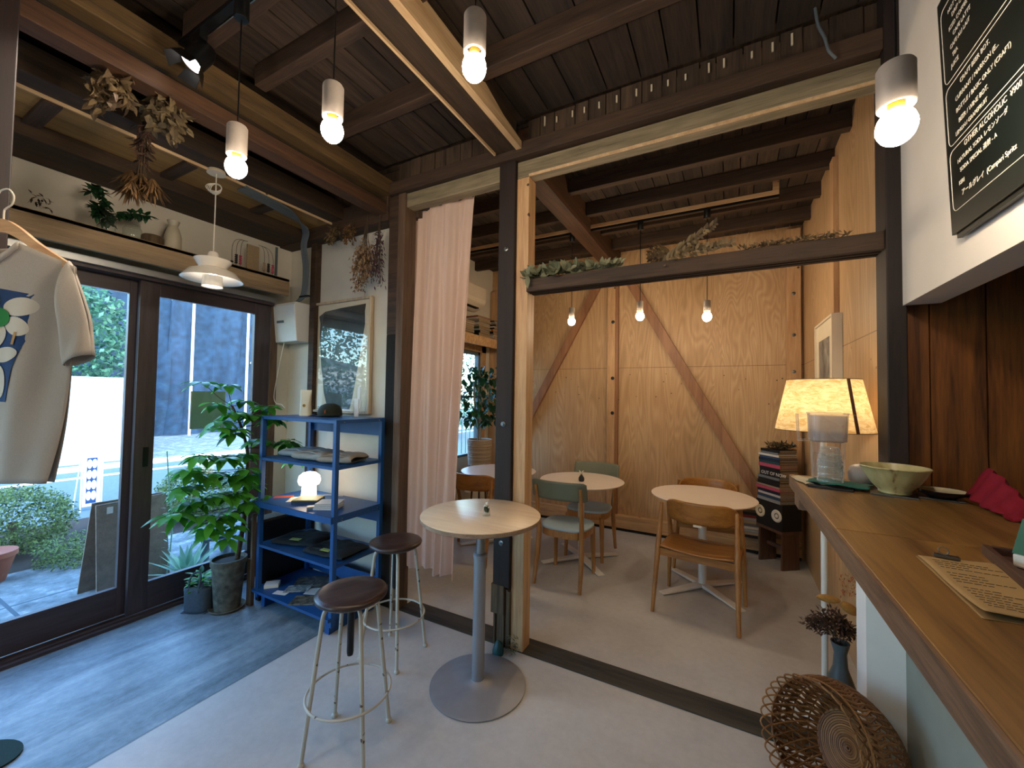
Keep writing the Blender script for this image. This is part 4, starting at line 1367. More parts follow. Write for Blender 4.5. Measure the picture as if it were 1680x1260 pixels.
for i, l in enumerate(('lowest', 'middle', 'topmost')):
    book('booklet', l+' of three pale edged booklets at the right of the middle shelf', 'booklet', (-2.36+0.003*i, 1.84+0.002*i, 0.7358+i*0.0135), 0.5+0.03*i, 0.15, 0.13, 0.0125, 'cv_white', 'three pale edged booklets', paper='paper_white')
# prints on the bottom shelf
zb = 0.1205
t = thing('small_book', 'small thick white book at the left front of the bottom shelf', 'book', (-2.87, 1.79, zb), 0.8)
M().box(-0.045, 0.045, -0.035, 0.035, 0, 0.022).build('pages', 'paper_cream', t)
M().box(-0.046, 0.046, -0.036, 0.036, 0.022, 0.024).build('cover', 'cv_white', t)
flat('magazine', 'brown and grey magazine at the back of the bottom shelf', 'magazine', (-2.66, 1.98, zb), 0.7, 0.28, 0.20, 0.004, 'magazine_print')
flat('flyer', 'pale printed flyer lying across the bottom shelf', 'flyer', (-2.67, 1.85, zb+.0045), 0.6, 0.16, 0.11, 0.001, 'flyer_print')
flat('flyer', 'white flyer at the right of the pale printed one on the bottom shelf', 'flyer', (-2.52, 1.90, zb), 0.4, 0.16, 0.10, 0.0015, 'paper_white')
flat('flyer', 'white cut out card at the front of the bottom shelf', 'flyer', (-2.72, 1.76, zb), 0.3, 0.10, 0.05, 0.001, 'paper_white')
flat('magazine', 'black magazine with pale lettering at the front right of the bottom shelf', 'magazine', (-2.46, 1.79, zb), 0.55, 0.22, 0.12, 0.006, 'magazine_print')

# dark board leaning beside and behind the shelf
t = thing('bench_box', 'dark wooden box with a worn pale lid behind the blue shelf', 'box', (-3.0, 2.0, 0))
M().box(-0.02, 0.02, -0.24, 0.19, 0, 0.555).build('side', 'black_matte', t)
M().box(-0.10, 0.025, -0.245, 0.195, 0.555, 0.575).build('lid', 'worn_wood', t, bevel=0.002)

# --- framed print on the alcove wall
t = thing('framed_print', 'large framed print of a dark vase shape behind glass above the blue shelf', 'picture', (-2.77, 2.235, 1.345))
w2, h_ = 0.355, 0.91
m = M().box(-w2, -w2+0.018, -0.03, 0.0, 0, h_).box(w2-0.018, w2, -0.03, 0.0, 0, h_).box(-w2+0.018, w2-0.018, -0.03, 0.0, 0, 0.018).box(-w2+0.018, w2-0.018, -0.03, 0.0, h_-0.018, h_)
m.build('frame', 'frame_wood', t, bevel=0.0015)
M().box(-w2+0.015, w2-0.015, -0.006, -0.002, 0.015, h_-0.015).build('paper', 'paper_cream', t)
pts = [(-0.275, 0.80), (-0.20, 0.835), (0.0, 0.85), (0.16, 0.855), (0.275, 0.86), (0.265, 0.80), (0.27, 0.70), (0.24, 0.55), (0.20, 0.35), (0.15, 0.12), (0.12, 0.03), (-0.14, 0.03), (-0.19, 0.16), (-0.235, 0.40), (-0.262, 0.62), (-0.26, 0.74)]
M().prism(pts, (0, -0.0062, 0), (1, 0, 0), (0, 0, 1), (0, -1, 0), 0.0008).build('vase_shape', 'art_dark', t)
M().box(-w2+0.015, w2-0.015, -0.018, -0.016, 0.015, h_-0.015).build('glazing', 'art_glass', t)

# --- grey wall unit and cables
t = thing('wall_unit', 'white plastic ventilation box on the wall beside the glass door', 'box', (-3.29, 2.235, 1.93))
m = M().prism([(0, 0), (0.13, 0), (0.16, 0.30), (0.15, 0.325), (0, 0.325)], (-0.165, 0, 0), (0, -1, 0), (0, 0, 1), (1, 0, 0), 0.30)
m.build('housing', 'white_plastic', t, bevel=0.006)
M().box(-0.11, -0.02, -0.152, -0.14, 0.16, 0.18).build('slot', 'conduit', t)
t = thing('cable_bundle', 'bundle of grey cables running down beside the framed print', 'cables', (-3.12, 2.16, 2.3))
for k in range(6):
    dx = -0.035+0.013*k
    pts = [(0.36-0.02*k, -0.7, 0.535), (0.30-0.02*k, -0.35, 0.53), (0.10+dx, -0.10, 0.52), (0.0+dx, -0.04, 0.42), (0.0+dx, -0.015, 0.25), (-0.01+dx, -0.015, 0.05), (-0.06+dx, -0.02, -0.02), (-0.14+dx*.5, -0.03, -0.045)]
    M().tube(catmull(pts, 6), 0.0055, 8).build('cable', 'conduit', t, smooth=True)
M().box(-0.06, 0.05, -0.03, -0.005, 0.0, 0.012).build('clip', 'black_plastic', t)
t = thing('pull_cord', 'thin white cord hanging in a loop from the wall box', 'cord', (-3.38, 2.13, 1.93))
M().tube(catmull([(0.02, 0, 0.0), (-0.02, -0.02, -0.25), (-0.05, -0.03, -0.45), (-0.02, -0.03, -0.52), (0.06, -0.03, -0.53), (0.09, -0.02, -0.56)], 6), 0.003, 6).build('cord', 'cord_white', t, smooth=True)

# --- pink curtain
def cur(u, v):
    z = 2.855 - v*2.575
    xl = -2.085 + 0.01*v
    xr = -1.535 - 0.10*v**0.8
    x = xl + (xr-xl)*u
    amp = 0.014 + 0.018*min(1, v*3)
    y = 2.275 + amp*math.sin(u*PI*9 + 1.3*math.sin(u*6+v*2)) + 0.18*amp*math.sin(u*PI*29+1.3) + 0.015*math.sin(u*9+v*4)
    z += 0.012*v*math.sin(u*PI*5+1) + (0.02*u if v < 0.5 else 0.0) - 0.02*u*v
    return (x, y, z)
t = thing('curtain', 'sheer pink curtain hanging beside the corner post', 'curtain', (-1.83, 2.275, 0.28))
m = M().grid(cur, 150, 30)
m.v = [(p[0]+1.83, p[1]-2.275, p[2]-0.28) for p in m.v]
m.build('fabric', 'curtain_pink', t, smooth=180)
M().tube([(-0.27, 0, 2.57), (0.32, 0, 2.595)], 0.005, 8).build('rod', 'steel_dark', t, smooth=True)

# --- air conditioner on the window side wall with books on the ledge
t = thing('air_conditioner', 'cream air conditioner above the books in the plywood room', 'air conditioner', (-2.85, 4.20, 2.53))
m = M().prism([(0, 0.03), (0.06, 0.0), (0.15, 0.03), (0.215, 0.09), (0.225, 0.13), (0.225, 0.27), (0.21, 0.30), (0, 0.30)], (0, -0.82, 0), (1, 0, 0), (0, 0, 1), (0, 1, 0), 0.82)
m.build('housing', 'cream_plastic', t, bevel=0.008, seg=3)
M().bar((0.16, -0.78, 0.028), (0.16, -0.10, 0.028), 0.05, 0.012).build('vent', 'black_matte', t)
M().bar((0.187, -0.80, 0.05), (0.187, -0.04, 0.05), 0.07, 0.005, upv=(0.6, 0, -0.75)).build('louvre', 'cream_plastic', t)
cvs = ['cv_sand', 'cv_white', 'cv_sand', 'cv_black', 'cv_orange', 'cv_black', 'cv_white', 'cv_black', 'cv_sand', 'cv_silver', 'cv_black']
nm = ['bottom cream book', 'thick cream book second from the bottom', 'cream book third from the bottom', 'black book under the orange one', 'orange spined book', 'black book on the orange one', 'pale book above the two black ones', 'dark slim book near the top', 'cream book under the top two', 'silver book second from the top', 'dark book on top']
z = 2.2005
for i, (cv, l) in enumerate(zip(cvs, nm)):
    h = (.028, .034, .022, .026, .028, .022, .018, .022, .02, .014, .016)[i]
    book('book', l+' of the nearer stack on the pine ledge', 'book', (-2.70+RND.uniform(-.01, .01), 4.49+RND.uniform(-.02, .02), z), RND.uniform(-.1, .1), 0.20, 0.26, h-.0006, cv, 'books on the pine ledge')
    z += h
z = 2.2005
cvs = ['cv_black', 'cv_black', 'cv_silver', 'cv_green', 'cv_sand', 'cv_white', 'cv_grey', 'cv_sand', 'cv_white', 'cv_red']
nm = ['thick black book at the bottom', 'black book second from the bottom', 'silver book third from the bottom', 'green book', 'cream book above the green one', 'white book in the middle', 'grey book above the white one', 'cream book third from the top', 'white book second from the top', 'brown red book on top']
for i, (cv, l) in enumerate(zip(cvs, nm)):
    h = (.045, .03, .02, .026, .024, .022, .022, .022, .02, .02)[i]
    book('book', l+' of the further left stack on the pine ledge', 'book', (-2.70+RND.uniform(-.01, .01), 4.14+RND.uniform(-.02, .02), z), RND.uniform(-.1, .1), 0.20, 0.27, h-.0006, cv, 'books on the pine ledge')
    z += h
z = 2.2005
for i in range(6):
    h = .026
    book('book', ('lowest', 'second lowest', 'third lowest', 'third from the top', 'second from the top', 'topmost')[i]+' book of the stack nearest the curtain on the pine ledge', 'book', (-2.70, 3.80, z), RND.uniform(-.1, .1), 0.19, 0.25, h-.0006, ('cv_black', 'cv_teal', 'cv_grey', 'cv_sand', 'cv_silver', 'cv_white')[i], 'books on the pine ledge')
    z += h
# framed photograph on the plywood side wall
t = thing('framed_photo', 'white framed grey photograph on the plywood side wall above the lamp', 'picture', (0.63, 3.50, 1.50))
m = M().box(-0.055, 0.0, -0.29, -0.275, 0, 0.56).box(-0.055, 0.0, 0.275, 0.29, 0, 0.56).box(-0.055, 0, -0.275, 0.275, 0, 0.015).box(-0.055, 0, -0.275, 0.275, 0.545, 0.56)
m.build('frame', 'cream_plastic', t, bevel=0.001)
M().box(-0.045, -0.01, -0.275, 0.275, 0.015, 0.545).build('mount', 'paper_cream', t)
M().box(-0.047, -0.045, -0.17, 0.17, 0.07, 0.43).build('photograph', 'photo_grey', t)
# ================================================================== COUNTER SIDE
ZC = 1.16
plain('packet_green', hexc('2c5a34'), 0.4)
plain('funnel_frost', hexc('a8a4a4'), 0.35)
m = M().box(0.252, 0.735, 1.378, 2.115, ZC-0.05, ZC).box(0.252, 0.553, 2.115, 2.27, ZC-0.05, ZC)
t = m.build('countertop', 'counter_wood', label='far length of the wooden counter, carrying the pitcher and the bowl', cat='counter', at=(0.45, 1.8, ZC-0.05), bevel=0.003)
t = M().box(0.252, 0.735, -0.9, 1.376, ZC-0.05, ZC).build('countertop', 'counter_wood', label='near length of the wooden counter, carrying the paper menu', cat='counter', at=(0.45, 0.5, ZC-0.05), bevel=0.003)
M().box(0.246, 0.252, -0.9, 2.27, ZC-0.052, ZC-0.001).build('counter_lipping', 'counter_edge', label='thin darker lipping along the front edge of the wooden counter', cat='trim', at=(0.25, 0.7, ZC-0.05))
t = thing('counter_block', 'small wooden support block under the far end of the counter', 'block', (0.30, 2.19, 1.03))
M().box(-0.035, 0.06, -0.05, 0.07, 0, 0.08).build('block', 'counter_edge', t, bevel=0.002)

# floor lamp behind the counter end
t = thing('floor_lamp', 'floor lamp with a glowing paper shade and white pole behind the counter end', 'lamp', (0.412, 2.50, 0))
M().lathe([(0, 0), (0.13, 0), (0.13, 0.012), (0.02, 0.02), (0, 0.02)], n=36).build('base', 'white_metal', t, smooth=True)
M().tube([(0, 0, 0.015), (0, 0, 1.40)], 0.0135, 14).build('pole', 'white_metal', t, smooth=True)
M().lathe([(0.201, 1.355), (0.150, 1.605)], n=64).build('shade', 'lampshade_paper', t, smooth=True)
M().ring((0, 0, 1.355), 0.201, 0.0018, 64, 6).ring((0, 0, 1.605), 0.150, 0.0018, 64, 6).tube([(-0.15, 0, 1.60), (0.15, 0, 1.60)], 0.0015, 5).build('shade_wire', 'brown_post', t, smooth=True)
a0 = math.radians(-62)
M().bar((0.1525*math.cos(a0), 0.1525*math.sin(a0), 1.605), (0.2035*math.cos(a0), 0.2035*math.sin(a0), 1.355), 0.014, 0.003, upv=(math.cos(a0), math.sin(a0), 0)).build('dark_strip', 'stool_brown', t)  # narrow dark strip down one side of the lampshade
M().ell((0, 0, 1.47), 0.03, 0.03, 0.04, 14, 10).build('bulb', 'shade_bulb', t, smooth=True)
M().tube([(0, 0, 1.395), (0, 0, 1.435)], 0.015, 12).build('socket', 'white_metal', t, smooth=True)

# pot behind the bowl
t = M().lathe([(0, 0), (0.04, 0), (0.05, 0.01), (0.053, 0.04), (0.045, 0.065), (0.03, 0.075), (0, 0.077)], n=28).build('lidded_pot', 'socket_grey', smooth=True, label='small grey round pot half hidden behind the ceramic bowl', cat='pot')
t.location = (0.497, 2.20, ZC)

# water pitcher
t = thing('water_pitcher', 'clear water filter pitcher standing at the far end of the counter', 'pitcher', (0.375, 2.19, ZC), 0.1)
def rr(w, d, z, p=4.0, n=36):
    out_ = []
    for i in range(n):
        a = 2*PI*i/n
        c, s = math.cos(a), math.sin(a)
        r = (abs(c)**p+abs(s)**p)**(-1/p)
        out_.append((w*r*c, d*r*s, z))
    return out_
def loft(rings, capb=True, capt=False):
    n = len(rings[0])
    m = M()
    vs = [p for r in rings for p in r]
    fs = [(j*n+i, j*n+(i+1) % n, (j+1)*n+(i+1) % n, (j+1)*n+i) for j in range(len(rings)-1) for i in range(n)]
    if capb:
        fs.append(tuple(range(n-1, -1, -1)))
    if capt:
        fs.append(tuple((len(rings)-1)*n+i for i in range(n)))
    return m._a(vs, fs)
loft([rr(.050, .042, 0.002), rr(.053, .045, .01), rr(.057, .048, .165), rr(.063, .052, .17), rr(.068, .056, .285)]).build('jug', 'pitcher_glass', t, smooth=True)
loft([rr(.048, .040, 0.008), rr(.052, .043, .115)], capt=True).build('water', 'water', t, smooth=True)
loft([rr(.050, .042, 0.165), rr(.062, .051, .172), rr(.064, .053, .278)], capt=True).build('funnel', 'funnel_frost', t, smooth=True)
m = M().bar((-0.066, 0, 0.280), (-0.112, 0, 0.280), 0.02, 0.008).bar((-0.110, 0, 0.284), (-0.104, 0, 0.165), 0.02, 0.007, upv=(1, 0, 0)).bar((-0.104, 0, 0.169), (-0.058, 0, 0.169), 0.02, 0.008)
m.build('handle', 'pitcher_glass', t)
m = loft([rr(.070, .058, 0.283), rr(.070, .058, .290)], capt=True)
m.bar((0.06, 0, 0.287), (0.095, 0, 0.282), 0.03, 0.005)
m.build('lid', 'pitcher_glass', t)
# make the inner funnel a frosted translucent plastic
mm = MATS['funnel_frost']
tt = mm.node_tree
pb = [n for n in tt.nodes if n.type == 'BSDF_PRINCIPLED'][0]
tr = tt.nodes.new('ShaderNodeBsdfTransparent')
tr.inputs[0].default_value = (0.85, 0.85, 0.88, 1)
mx = tt.nodes.new('ShaderNodeMixShader')
mx.inputs[0].default_value = 0.45
oo = [n for n in tt.nodes if n.type == 'OUTPUT_MATERIAL'][0]
tt.links.new(tr.outputs[0], mx.inputs[1])
tt.links.new(pb.outputs[0], mx.inputs[2])
tt.links.new(mx.outputs[0], oo.inputs['Surface'])

# tray slabs, cloths, glasses
def slab(label, x0, x1, y0, y1, mat, h=0.008):
    t = M().box(-(x1-x0)/2, (x1-x0)/2, -(y1-y0)/2, (y1-y0)/2, 0, h).build('serving_board', mat, label=label, cat='board', group='thin boards along the counter', bevel=0.001)
    t.location = ((x0+x1)/2, (y0+y1)/2, ZC)
    t.rotation_euler = (0, 0, -0.25)
slab('thin dark slate board under the teal cloth and the glasses', 0.29, 0.43, 1.96, 2.10, 'plate_dark')
slab('thin dark board with a steel edge under the ceramic bowl', 0.47, 0.60, 1.93, 2.05, 'steel_dark', 0.006)
slab('thin dark board with a steel edge under the shallow plate', 0.60, 0.72, 1.95, 2.05, 'steel_dark', 0.006)
def crump(label, c, w, d, rz, mat, name='cloth', amp=0.006):
    def fn(u, v):
        x, y = (u-.5)*w, (v-.5)*d
        return (x+0.004*math.sin(v*9), y+0.005*math.sin(u*8), 0.004+amp*(0.5+0.5*math.sin(u*13+v*5))*math.sin(PI*min(1, u*1.2))*0.9)
    t = M().grid(fn, 24, 18).build(name, mat, smooth=True, solid=0.003, label=label, cat='cloth')
    t.location = c
    t.rotation_euler = (0, 0, rz)
crump('pale linen cloth at the far corner of the counter', (0.315, 2.10, ZC+0.001), 0.12, 0.16, 0.2, 'cloth_linen')
crump('folded teal cloth under the stack of glasses', (0.385, 2.045, ZC+0.0105), 0.19, 0.12, -0.35, 'cloth_teal')
gl = thing('drinking_glass', 'lowest ribbed glass of the upturned stack on the teal cloth', 'glass', (0.357, 2.045, ZC+0.018), 0, 'upturned glasses on the teal cloth')
prof = [(0.041, 0.0), (0.043, 0.003)] + [(0.0425-0.010*(k/12.0)+(0.0018 if k % 2 else -0.0012), 0.008+0.068*(k/12.0)) for k in range(13)] + [(0.029, 0.082), (0.0, 0.084)]
pi_ = [(max(0, r-0.002), z-0.002) for r, z in prof][::-1]
M().lathe(prof + pi_[:-1] + [(0.039, 0.0), (0.041, 0.0)], n=36).build('glass', 'tumbler', gl, smooth=True)
copy_tree(gl, (0.358, 2.046, ZC+0.046), 0.3, 'middle ribbed glass of the upturned stack on the teal cloth')
copy_tree(gl, (0.357, 2.045, ZC+0.074), 0.6, 'topmost ribbed glass of the upturned stack on the teal cloth')

# ceramic bowl and plate
def celadon():
    m, t, o = _new('celadon_streak')
    v = _coords(t, (26, 26, 2.5))
    n = _n(t, 'ShaderNodeTexNoise', Scale=1.0, Detail=5.0)
    t.links.new(v, n.inputs['Vector'])
    col = _ramp(t, n.outputs['Fac'], [(0.30, hexc('6a5230')), (0.38, hexc('a8996a')), (0.7, hexc('c2b888'))])
    _bsdf(t, o, col, 0.3)
celadon()
t = thing('ceramic_bowl', 'large greenish ceramic bowl with brown streaks on the counter', 'bowl', (0.536, 1.985, ZC+0.006))
M().lathe([(0, 0), (0.042, 0), (0.046, 0.004), (0.046, 0.012), (0.066, 0.035), (0.086, 0.068), (0.098, 0.094), (0.1005, 0.096), (0.0985, 0.099), (0.085, 0.072), (0.062, 0.038), (0.04, 0.016), (0, 0.012)], n=56).build('bowl', 'celadon_streak', t, smooth=True)
t = thing('shallow_plate', 'shallow plate with a dark rim and cream inside beside the ceramic bowl', 'plate', (0.662, 1.985, ZC+0.006))
M().lathe([(0, 0), (0.035, 0), (0.04, 0.006), (0.06, 0.016), (0.067, 0.026), (0.065, 0.028)], n=48).build('plate_body', 'plate_dark', t, smooth=True)
M().lathe([(0.0655, 0.027), (0.06, 0.020), (0.04, 0.013), (0, 0.011)], n=48).build('glaze', 'plate_cream', t, smooth=True)

# red cloth draped over the back edge
def redf(u, v):
    # peak at the top, falls to the counter
    x = 0.715 + 0.10*u
    h = math.sin(PI*min(1, max(0, (u*0.9+0.1))))**0.7
    z = ZC + 0.004 + 0.115*h*(1-v*0.25)
    y = 1.98 - 0.26*v
    z = ZC+0.004 + (0.12*(1-v)**0.6)*min(1, u*1.6+0.1) if u < 0.6 else ZC+0.004 + 0.12*(1-v)**0.6 - (u-0.6)*0.25
    return (x+0.006*math.sin(v*25), y, z+0.003*math.sin(u*20+v*9))
t = thing('red_cloth', 'crumpled crimson cloth over the back edge of the counter', 'cloth', (0.77, 1.86, ZC))
m = M().grid(redf, 24, 24)
m.v = [(p[0]-0.77, p[1]-1.86, p[2]-ZC) for p in m.v]
m.build('fabric', 'cloth_red', t, smooth=True, solid=0.002)
t = thing('sink_box', 'pale box behind the crimson cloth', 'box', (0.86, 1.80, 0.0))
M().box(-0.05, 0.1, -0.2, 0.2, 0, 1.19).build('box', 'paper_cream', t, bevel=0.01)

# green and white packet in a dark tray
t = thing('wooden_tray', 'dark wooden tray holding the green packet at the edge of the photo', 'tray', (0.593, 1.16, ZC), -0.14)
m = M().box(-0.11, 0.11, -0.17, 0.15, 0, 0.006).box(-0.11, -0.098, -0.17, 0.15, 0.006, 0.022).box(0.098, 0.11, -0.17, 0.15, 0.006, 0.022).box(-0.098, 0.098, 0.138, 0.15, 0.006, 0.022).box(-0.098, 0.098, -0.17, -0.158, 0.006, 0.022)
m.build('tray', 'tray_wood', t, bevel=0.001)
t = thing('packet', 'green packet with white panels and a red emblem standing in the tray', 'packet', (0.560, 1.215, ZC+0.0065), -0.75)
M().box(-0.045, 0.075, -0.02, 0.02, 0, 0.028).build('lower_band', 'paper_white', t, bevel=0.004)
m = loft([[(x, y, 0.028) for x, y in ((-.045, -.02), (.075, -.02), (.075, .02), (-.045, .02))], [(x, y, 0.10) for x, y in ((-.032, -.014), (.065, -.014), (.065, .014), (-.032, .014))]], capt=True)
m.build('pouch', 'packet_green', t)
M().box(-0.018, 0.06, -0.0195, -0.0175, 0.062, 0.094).build('label_panel', 'paper_white', t)
M().box(-0.022, 0.06, -0.0225, -0.0195, 0.032, 0.056).build('blank_panel', 'paper_white', t)
text_mesh('emblem', '8', 'red_print', t, (-0.012, -0.0203, 0.066), 0.034, (1, 0, 0), (0, 0, 1), 0.0004, 0.0006)

# paper menu with a bulldog clip
t = thing('paper_menu', 'kraft paper menu with curled edge held by a metal clip on the counter', 'menu', (0.43, 1.10, ZC))
def pm(u, v):
    x = -0.062 + 0.128*u - 0.012*v
    y = 0.135 - 0.295*v + 0.02*(u-.5)
    z = 0.003 + 0.010*max(0, v-0.45)**1.3*(1-u)*2.2 + 0.002*math.sin(v*6)*(1-u)
    return (x, y, z)
M().grid(pm, 12, 24).build('sheet', 'paper_kraft', t, smooth=True, solid=0.0006)
def pm2(u, v):
    p = pm(u, v)
    return (p[0]-0.004, p[1]-0.004, 0.001)
M().grid(pm2, 8, 12).build('under_sheet', 'paper_kraft', t, solid=0.0006)
m = M()
for k in range(17):
    if k in (4, 9):
        continue
    v = 0.12+k*0.05
    y = 0.135-0.295*v
    x = -0.045-0.012*v
    n = RND.randint(5, 9)
    for i in range(n):
        w_ = RND.uniform(.004, .012)
        zz = pm((x+0.062)/0.128, v)[2]
        if x+w_ > 0.055:
            break
        m.box(x, x+w_, y-0.0008, y+0.0008, zz+0.0012, zz+0.0017)
        x += w_+0.0025
m.build('printed_lines', 'black_matte', t, kind='stuff')
c = thing('bulldog_clip', 'small metal clip at the head of the paper menu', 'clip', (0.415, 1.228, ZC+0.004), -0.2)
M().bar((-0.02, 0, 0.004), (0.02, 0, 0.004), 0.014, 0.006).build('jaw', 'steel_dark', c, bevel=0.001)
M().ring((-0.004, 0.004, 0.014), 0.008, 0.0012, 18, 6, Matrix.Rotation(PI/2.3, 3, 'X')).build('grip', 'steel', c, smooth=True)

# chalkboard on the white wall
cb = thing('chalkboard', 'black menu chalkboard with white handwriting on the white wall', 'chalkboard', (0.596, 1.178, 1.99))
cb.rotation_euler = (0, -0.034, 0)
M().box(-0.02, 0.0, -0.46, 0.46, 0, 0.70).build('panel', 'board_black', cb, bevel=0.001)
M().box(-0.012, 0.0, -0.452, 0.452, -0.012, 0.0).build('ledge', 'board_black', cb)
def chalk_rect(x0, x1, z0, z1):
    m = M()
    xx = -0.0205
    r = 0.02
    pts = []
    for (cy, cz, a0) in ((x1-r, z1-r, 0), (x0+r, z1-r, PI/2), (x0+r, z0+r, PI), (x1-r, z0+r, 3*PI/2)):
        for k in range(5):
            a = a0+k*PI/8
            pts.append((xx, cy+r*math.cos(a), cz+r*math.sin(a)))
    pts.append(pts[0])
    m.tube(pts, 0.0010, 5, cap=False)
    m.build('chalk_border', 'chalk_ink', cb)
# writing runs towards the camera: local +y is the left side of the board
for (z0, z1) in ((0.06, 0.235), (0.25, 0.42), (0.435, 0.66)):
    chalk_rect(-0.43, 0.44, z0, z1)
lines = [(0.625, 0.40, 'HOT COFFEE', .017), (0.625, 0.16, '¥500', .017), (0.60, 0.38, 'DRIP COFFEE', .017), (0.60, 0.14, '¥550', .017), (0.572, 0.40, 'ICED COFFEE', .017), (0.545, 0.38, 'CAFE LATTE', .017), (0.518, 0.40, 'CAFE AU LAIT', .017), (0.49, 0.39, 'TEA', .017), (0.463, 0.40, 'JUICE', .017), (0.463, 0.15, '¥500', .017),
         (0.392, 0.36, 'CRAFT BEER BOT.', .018), (0.392, 0.10, '¥1,100', .018), (0.358, 0.39, 'CURRANT / MARRON (E...', .018), (0.325, 0.39, 'BOTTLE / BASIC ONLY (CRAFT)', .018), (0.292, 0.38, 'BEER / WINE BOT.', .018), (0.264, 0.40, 'LEMON / GRAPEFRUIT', .016),
         (0.214, 0.36, 'OTHER ALCOHOLIC  ¥900', .021), (0.184, 0.40, 'NATURAL SODA レモンソーダ', .017), (0.156, 0.39, 'SODA SPECIAL 週替 - A', .017), (0.122, 0.40, 'KIRI', .017), (0.090, 0.39, 'アールグレイ  (Campari Spritz', .019)]
for z, y, s_, sz in lines:
    text_mesh('chalk_line', s_, 'chalk_ink', cb, (-0.0205, y, z), sz, (0.0, -1, RND.uniform(-.012, .012)), (0, 0.10, 1), 0.0003, 0.0)

# --- wicker basket on its side
t = thing('wicker_basket', 'open lattice wicker basket lying on its side against the white end wall', 'basket', (0.335, 1.935, 0.225))
ax = Vector((-0.72, -0.60, 0.34)).normalized()
R_ = ax.to_track_quat('Z', 'Y').to_matrix()
def bk(r, a, h):
    return R_ @ Vector((r*math.cos(a), r*math.sin(a), h))
HB, HR = -0.085, 0.075       # base plane and rim plane along the axis
m = M()
n = 30
for sgn in (-1, 1):
    for i in range(n):
        a = 2*PI*i/n
        pts = []
        for k in range(9):
            h = k/8
            pts.append(bk(0.115+0.062*h**0.7, a+sgn*h*0.42, HB+(HR-HB)*h))
        m.tube(pts, 0.0031, 5)
m.build('inner_lattice', 'wicker_brown', t, smooth=True)
m = M()
for i in range(n):
    a = 2*PI*i/n
    pts = []
    for k in range(9):
        u = k/8
        pts.append(bk(0.178+0.014*math.sin(PI*u), a+(u-.5)*0.44, HR+0.048*math.sin(PI*u)))
    m.tube(pts, 0.0033, 5)
m.build('rim_loops', 'wicker_brown', t, smooth=True)
m = M()
for k in range(15):
    m.ring(bk(0, 0, HB), 0.008+k*0.0078, 0.0041, 44, 5, R_)
for i in range(18):
    a = 2*PI*i/18
    m.tube([bk(0.01, a, HB-.002), bk(0.118, a, HB-.002)], 0.003, 5)
m.build('base', 'wicker_brown', t, smooth=True)
m = M()
for i in range(60):
    a = 2*PI*i/60
    for sgn in (-1, 1):
        pts = []
        for k in range(9):
            u = k/8
            pts.append(bk(0.125+0.085*math.sin(PI*(0.08+0.62*u)), a+sgn*0.22*u+0.03*math.sin(u*20), HB-0.085+u*(HR-HB+0.075)))
        m.tube(pts, 0.0046, 5)
for k in range(9):
    u = k/8
    m.ring(bk(0, 0, HB-0.085+u*(HR-HB+0.075)), 0.123+0.085*math.sin(PI*(0.08+0.62*u)), 0.0036, 56, 5, R_)
m.build('braided_wall', 'wicker_brown', t, smooth=True)
t = M().lathe([(0, 0), (0.05, 0), (0.06, 0.01), (0.055, 0.045), (0.058, 0.05), (0, 0.05)], n=24).build('glass_jar', 'jar_glass', smooth=True, label='squat glass jar on the floor under the wicker basket', cat='jar')
t.location = (0.13, 1.86, 0.0)

# --- vase of dried flowers in the corner
t = thing('floor_vase', 'dark tall vase of dried flowers behind the wicker basket', 'vase', (0.445, 2.36, 0))
M().lathe([(0, 0), (0.055, 0), (0.07, 0.03), (0.075, 0.12), (0.055, 0.22), (0.028, 0.30), (0.024, 0.36), (0.036, 0.41), (0.033, 0.41), (0.02, 0.36), (0, 0.3)], n=32).build('vase', 'grey_vase', t, smooth=True)
m = M()
for i in range(800):
    a = RND.uniform(0, 2*PI)
    r = 0.12*math.sqrt(RND.random())
    zz = 0.42+RND.uniform(0, 0.12)*(1-r/0.16)+0.03
    if a > 5.2 or a < 1.0:
        r *= 0.6
    m.leaf((r*math.cos(a)-0.02, r*math.sin(a)*.6, zz), (RND.uniform(-1, 1), RND.uniform(-1, 1), RND.uniform(-.5, 1)), (0, 0, 1), 0.026, 0.010, seg=2)
m.build('seed_heads', 'leaf_dry_dark', t)
m = M()
for i in range(16):
    a = i*0.7
    m.tube([(0, 0, 0.36), (0.03*math.cos(a), 0.03*math.sin(a), 0.44), (0.09*math.cos(a)-0.02, 0.05*math.sin(a), 0.50)], 0.0016, 4)
m.build('stems', 'bark', t)
M().ell((-0.045, -0.02, 0.60), 0.045, 0.02, 0.016, 18, 10).ell((0.03, -0.02, 0.575), 0.036, 0.02, 0.022, 18, 10, Matrix.Rotation(0.5, 3, 'Y')).build('yarrow_head', 'mustard', t, smooth=True)
m = M()
for i in range(90):
    p = Vector((RND.uniform(.0, .06), RND.uniform(-.03, .02), RND.uniform(0.62, 0.72)))
    m.leaf(p, (RND.uniform(-1, 1), RND.uniform(-1, 1), RND.uniform(-1, 1)), (0, 0, 1), 0.016, 0.004, seg=2)
m.build('rust_plume', 'leaf_dry_rust', t)
